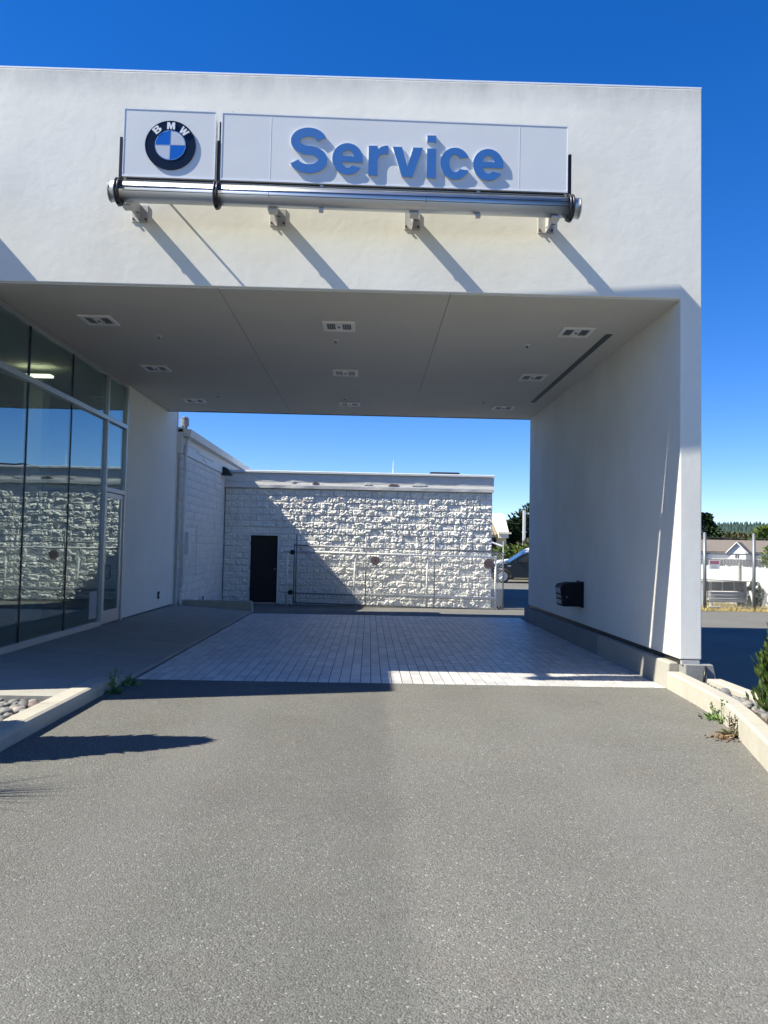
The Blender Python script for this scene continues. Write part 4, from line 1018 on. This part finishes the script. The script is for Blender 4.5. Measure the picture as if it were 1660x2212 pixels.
tag(g.build('hillside_wood', 'hill_tree'), 'dense conifer wood covering the distant hillside', 'wood', kind='stuff')

# ================================================================== FAR SIDE, MIDDLE: vehicles, hedge, tree, lamp post, cream building
def car(name, x0, y, zg, L, H, W, paint, label, hood=.58, suv=True):
    """nose towards -X, parked along X"""
    t = thing(name, (x0 + L / 2, y, zg), label, 'car'); y0, y1 = y - W / 2, y + W / 2; k = H / 1.75
    def P(lx, lz): return (x0 + lx * L / 4.8, zg + lz * k)
    # lower body from a side profile, tumble-home cabin above
    low = [P(.05, .38), (P(.0, .62)), P(.06, .86), P(.35, 1.0), P(1.25, 1.10), P(4.55, 1.12), P(4.75, .95), P(4.78, .5), P(4.70, .36), P(4.38, .34), P(4.30, .62), P(4.12, .78), P(3.85, .82), P(3.58, .78), P(3.40, .62), P(3.32, .30), P(1.38, .30), P(1.30, .62), P(1.12, .78), P(.87, .82), P(.62, .78), P(.44, .62), P(.36, .36)]
    # split in convex-ish pieces through a curve fill
    me = curve_mesh('body', [low], W); me.materials.append(M[paint]); b = link('body', me, None, t, loc=(0, y, 0), bevel=.05, seg=2)
    cab = [P(1.22, 1.11), P(2.05, 1.62), P(2.4, 1.72), P(3.9, 1.74), P(4.45, 1.66), P(4.62, 1.12)]
    me = curve_mesh('cabin', [cab], W - .16); me.materials.append(M[paint]); link('cabin', me, None, t, loc=(0, y, 0), bevel=.06, seg=2)
    for s, yy in ((-1, y0 + .072), (1, y1 - .072)):
        for pts in ([P(1.62, 1.14), P(2.22, 1.56), P(2.68, 1.62), P(2.68, 1.14)], [P(2.75, 1.14), P(2.75, 1.62), P(3.58, 1.63), P(3.62, 1.14)], [P(3.7, 1.14), P(3.66, 1.63), P(4.12, 1.6), P(4.36, 1.2)]):
            me = curve_mesh('side_window', [pts], .02); me.materials.append(M['carglass']); link('side_window', me, None, t, loc=(0, yy, 0))
    a, b2 = P(1.30, 1.17), P(2.04, 1.625); g = MB(); o_ = .012
    g.add([(a[0] - o_, y0 + .16, a[1] + o_), (b2[0] - o_, y0 + .22, b2[1] + o_), (b2[0] - o_, y1 - .22, b2[1] + o_), (a[0] - o_, y1 - .16, a[1] + o_), (a[0], y0 + .16, a[1] - .02), (b2[0], y0 + .22, b2[1] - .02), (b2[0], y1 - .22, b2[1] - .02), (a[0], y1 - .16, a[1] - .02)], [(0, 1, 2, 3), (7, 6, 5, 4), (0, 4, 5, 1), (1, 5, 6, 2), (2, 6, 7, 3), (3, 7, 4, 0)])
    g.build('windscreen', 'carglass', t)
    for lx in (.87, 3.85):
        for yy, s in ((y0 + .12, -1), (y1 - .12, 1)):
            c = P(lx, .36)[0]; r = .365 * k
            wl = MB().tube((c, yy - .11, zg + r), (c, yy + .11, zg + r), r, n=28).build('wheel', 'tyre', t, bevel=.02)
            MB().tube((c, yy + s * .112, zg + r), (c, yy + s * .118, zg + r), r * .7, n=24).build('rim', 'rim', wl)
            g = MB()
            for q in range(5):
                an = q * 1.2566; g.tube((c, yy + s * .122, zg + r), (c + math.cos(an) * r * .66, yy + s * .122, zg + r + math.sin(an) * r * .66), .03, .022, 6)
            g.build('spokes', 'rim', wl)
    for yy in (y0 + .3, y1 - .3): MB().box(P(.0, .7)[0] + .02, yy - .2, P(0, .72)[1], P(.3, .7)[0], yy + .2, P(0, .86)[1]).build('headlight', 'trim_white', t, bevel=.02)
    MB().box(P(-.02, .4)[0], y - .45, P(0, .62)[1], P(.05, .4)[0], y + .45, P(0, .84)[1]).build('grille', 'black', t)
    for yy, s in ((y0, -1), (y1, 1)):
        MB().box(P(1.72, 1.1)[0], yy + s * .16, P(0, 1.14)[1], P(1.86, 1.1)[0], yy + s * .001, P(0, 1.28)[1]).build('mirror', paint, t, bevel=.02)
    MB().box(P(1.12, .9)[0], y0 - .006, P(0, .93)[1], P(1.3, .9)[0], y0 + .004, P(0, .96)[1]).build('side_marker', 'trim_white', t)
    for lx in (2.7, 3.64): MB().box(P(lx, 1)[0], y0 - .003, P(0, .40)[1], P(lx, 1)[0] + .012, y0 + .004, P(0, 1.08)[1]).build('door_gap', 'black', t)
    for lx in (2.45, 3.4): MB().box(P(lx, 1)[0], y0 - .02, P(0, .96)[1], P(lx, 1)[0] + .2, y0 + .004, P(0, .985)[1]).build('door_handle', paint, t)
    MB().box(P(1.4, .3)[0], y0 - .012, P(0, .33)[1], P(3.3, .3)[0], y0 + .02, P(0, .44)[1]).build('sill_trim', 'black', t)
    return t
car('parked_suv', 6.62, 43.5, LOT, 4.85, 1.78, 1.9, 'suv_paint', 'dark slate-blue SUV parked beyond the gate, partly behind the wall')
car('parked_van', 7.9, 48.5, LOT, 4.9, 2.05, 1.9, 'white_car', 'white boxy SUV parked behind the dark one')
hg = thing('hedge', (12, 56, LOT), 'clipped green hedge behind the parked cars', 'hedge')
g = MB(); foliage(g, (12.2, 56, .6), (5.5, 1.0, 1.25), 4500, .28); g.build('foliage', 'leaf_green', hg)
bush('shrub', (13.2, 60, 1.6), (1.6, 1.4, .9), 500, .3, 'leaf_olive', 'reddish olive shrub rising behind the hedge', 'bush')
bush('broad_tree', (15.6, 70, 2.4), (3.3, 3.0, 3.0), 11000, .36, 'leaf_dark', 'dark dense cypress-like tree behind the lamp post', 'tree')
lpst = thing('lamp_post', (12.6, 62, LOT), 'pale square lamp post with arm lamp above the parked cars', 'lamp post')
MB().box(12.5, 61.9, LOT, 12.7, 62.1, 4.85).build('pole', 'sign_wht', lpst)
MB().box(12.7, 61.95, 4.55, 13.5, 62.05, 4.68).build('arm', 'sign_wht', lpst)
MB().box(13.2, 61.8, 4.58, 14.2, 62.2, 4.84).build('lamp_head', 'sign_wht', lpst)
cb = thing('cream_building', (10, 66, LOT), 'cream stucco building with tan tiled roof beyond the gate', 'building')
MB().box(4, 64.8, LOT, 10.6, 72, 2.7).build('wall', 'maroon', cb)
MB().prism([(64.4, 2.65), (68.4, 4.2), (68.4, 4.35), (64.4, 2.82)], 0, 3.5, 10.9).build('roof', 'roof_tan', cb)
for i in range(26):
    x = 3.6 + i * .285
    MB().tube((x, 64.35, 2.84), (x, 68.4, 4.39), .085, .085, 7).build('roof_tile', 'roof_tan', cb)
MB().prism([(64.2, 2.6), (64.2, 3.15), (66.2, 4.55), (67.8, 4.85), (70.0, 4.85), (70.0, LOT), (65.4, LOT), (65.4, 2.6)], 0, 10.9, 11.75).build('gable_wall', 'cream', cb)
MB().box(10.86, 64.1, 2.95, 11.95, 64.6, 3.1).build('gable_cap', 'cream', cb)
MB().hull8([(9.3, 64.0, 2.55), (9.5, 64.0, 2.55), (9.5, 64.3, 2.55), (9.3, 64.3, 2.55)], [(11.9, 64.0, 1.55), (12.1, 64.0, 1.55), (12.1, 64.3, 1.7), (11.9, 64.3, 1.7)]).build('awning_edge', 'house_white', cb)
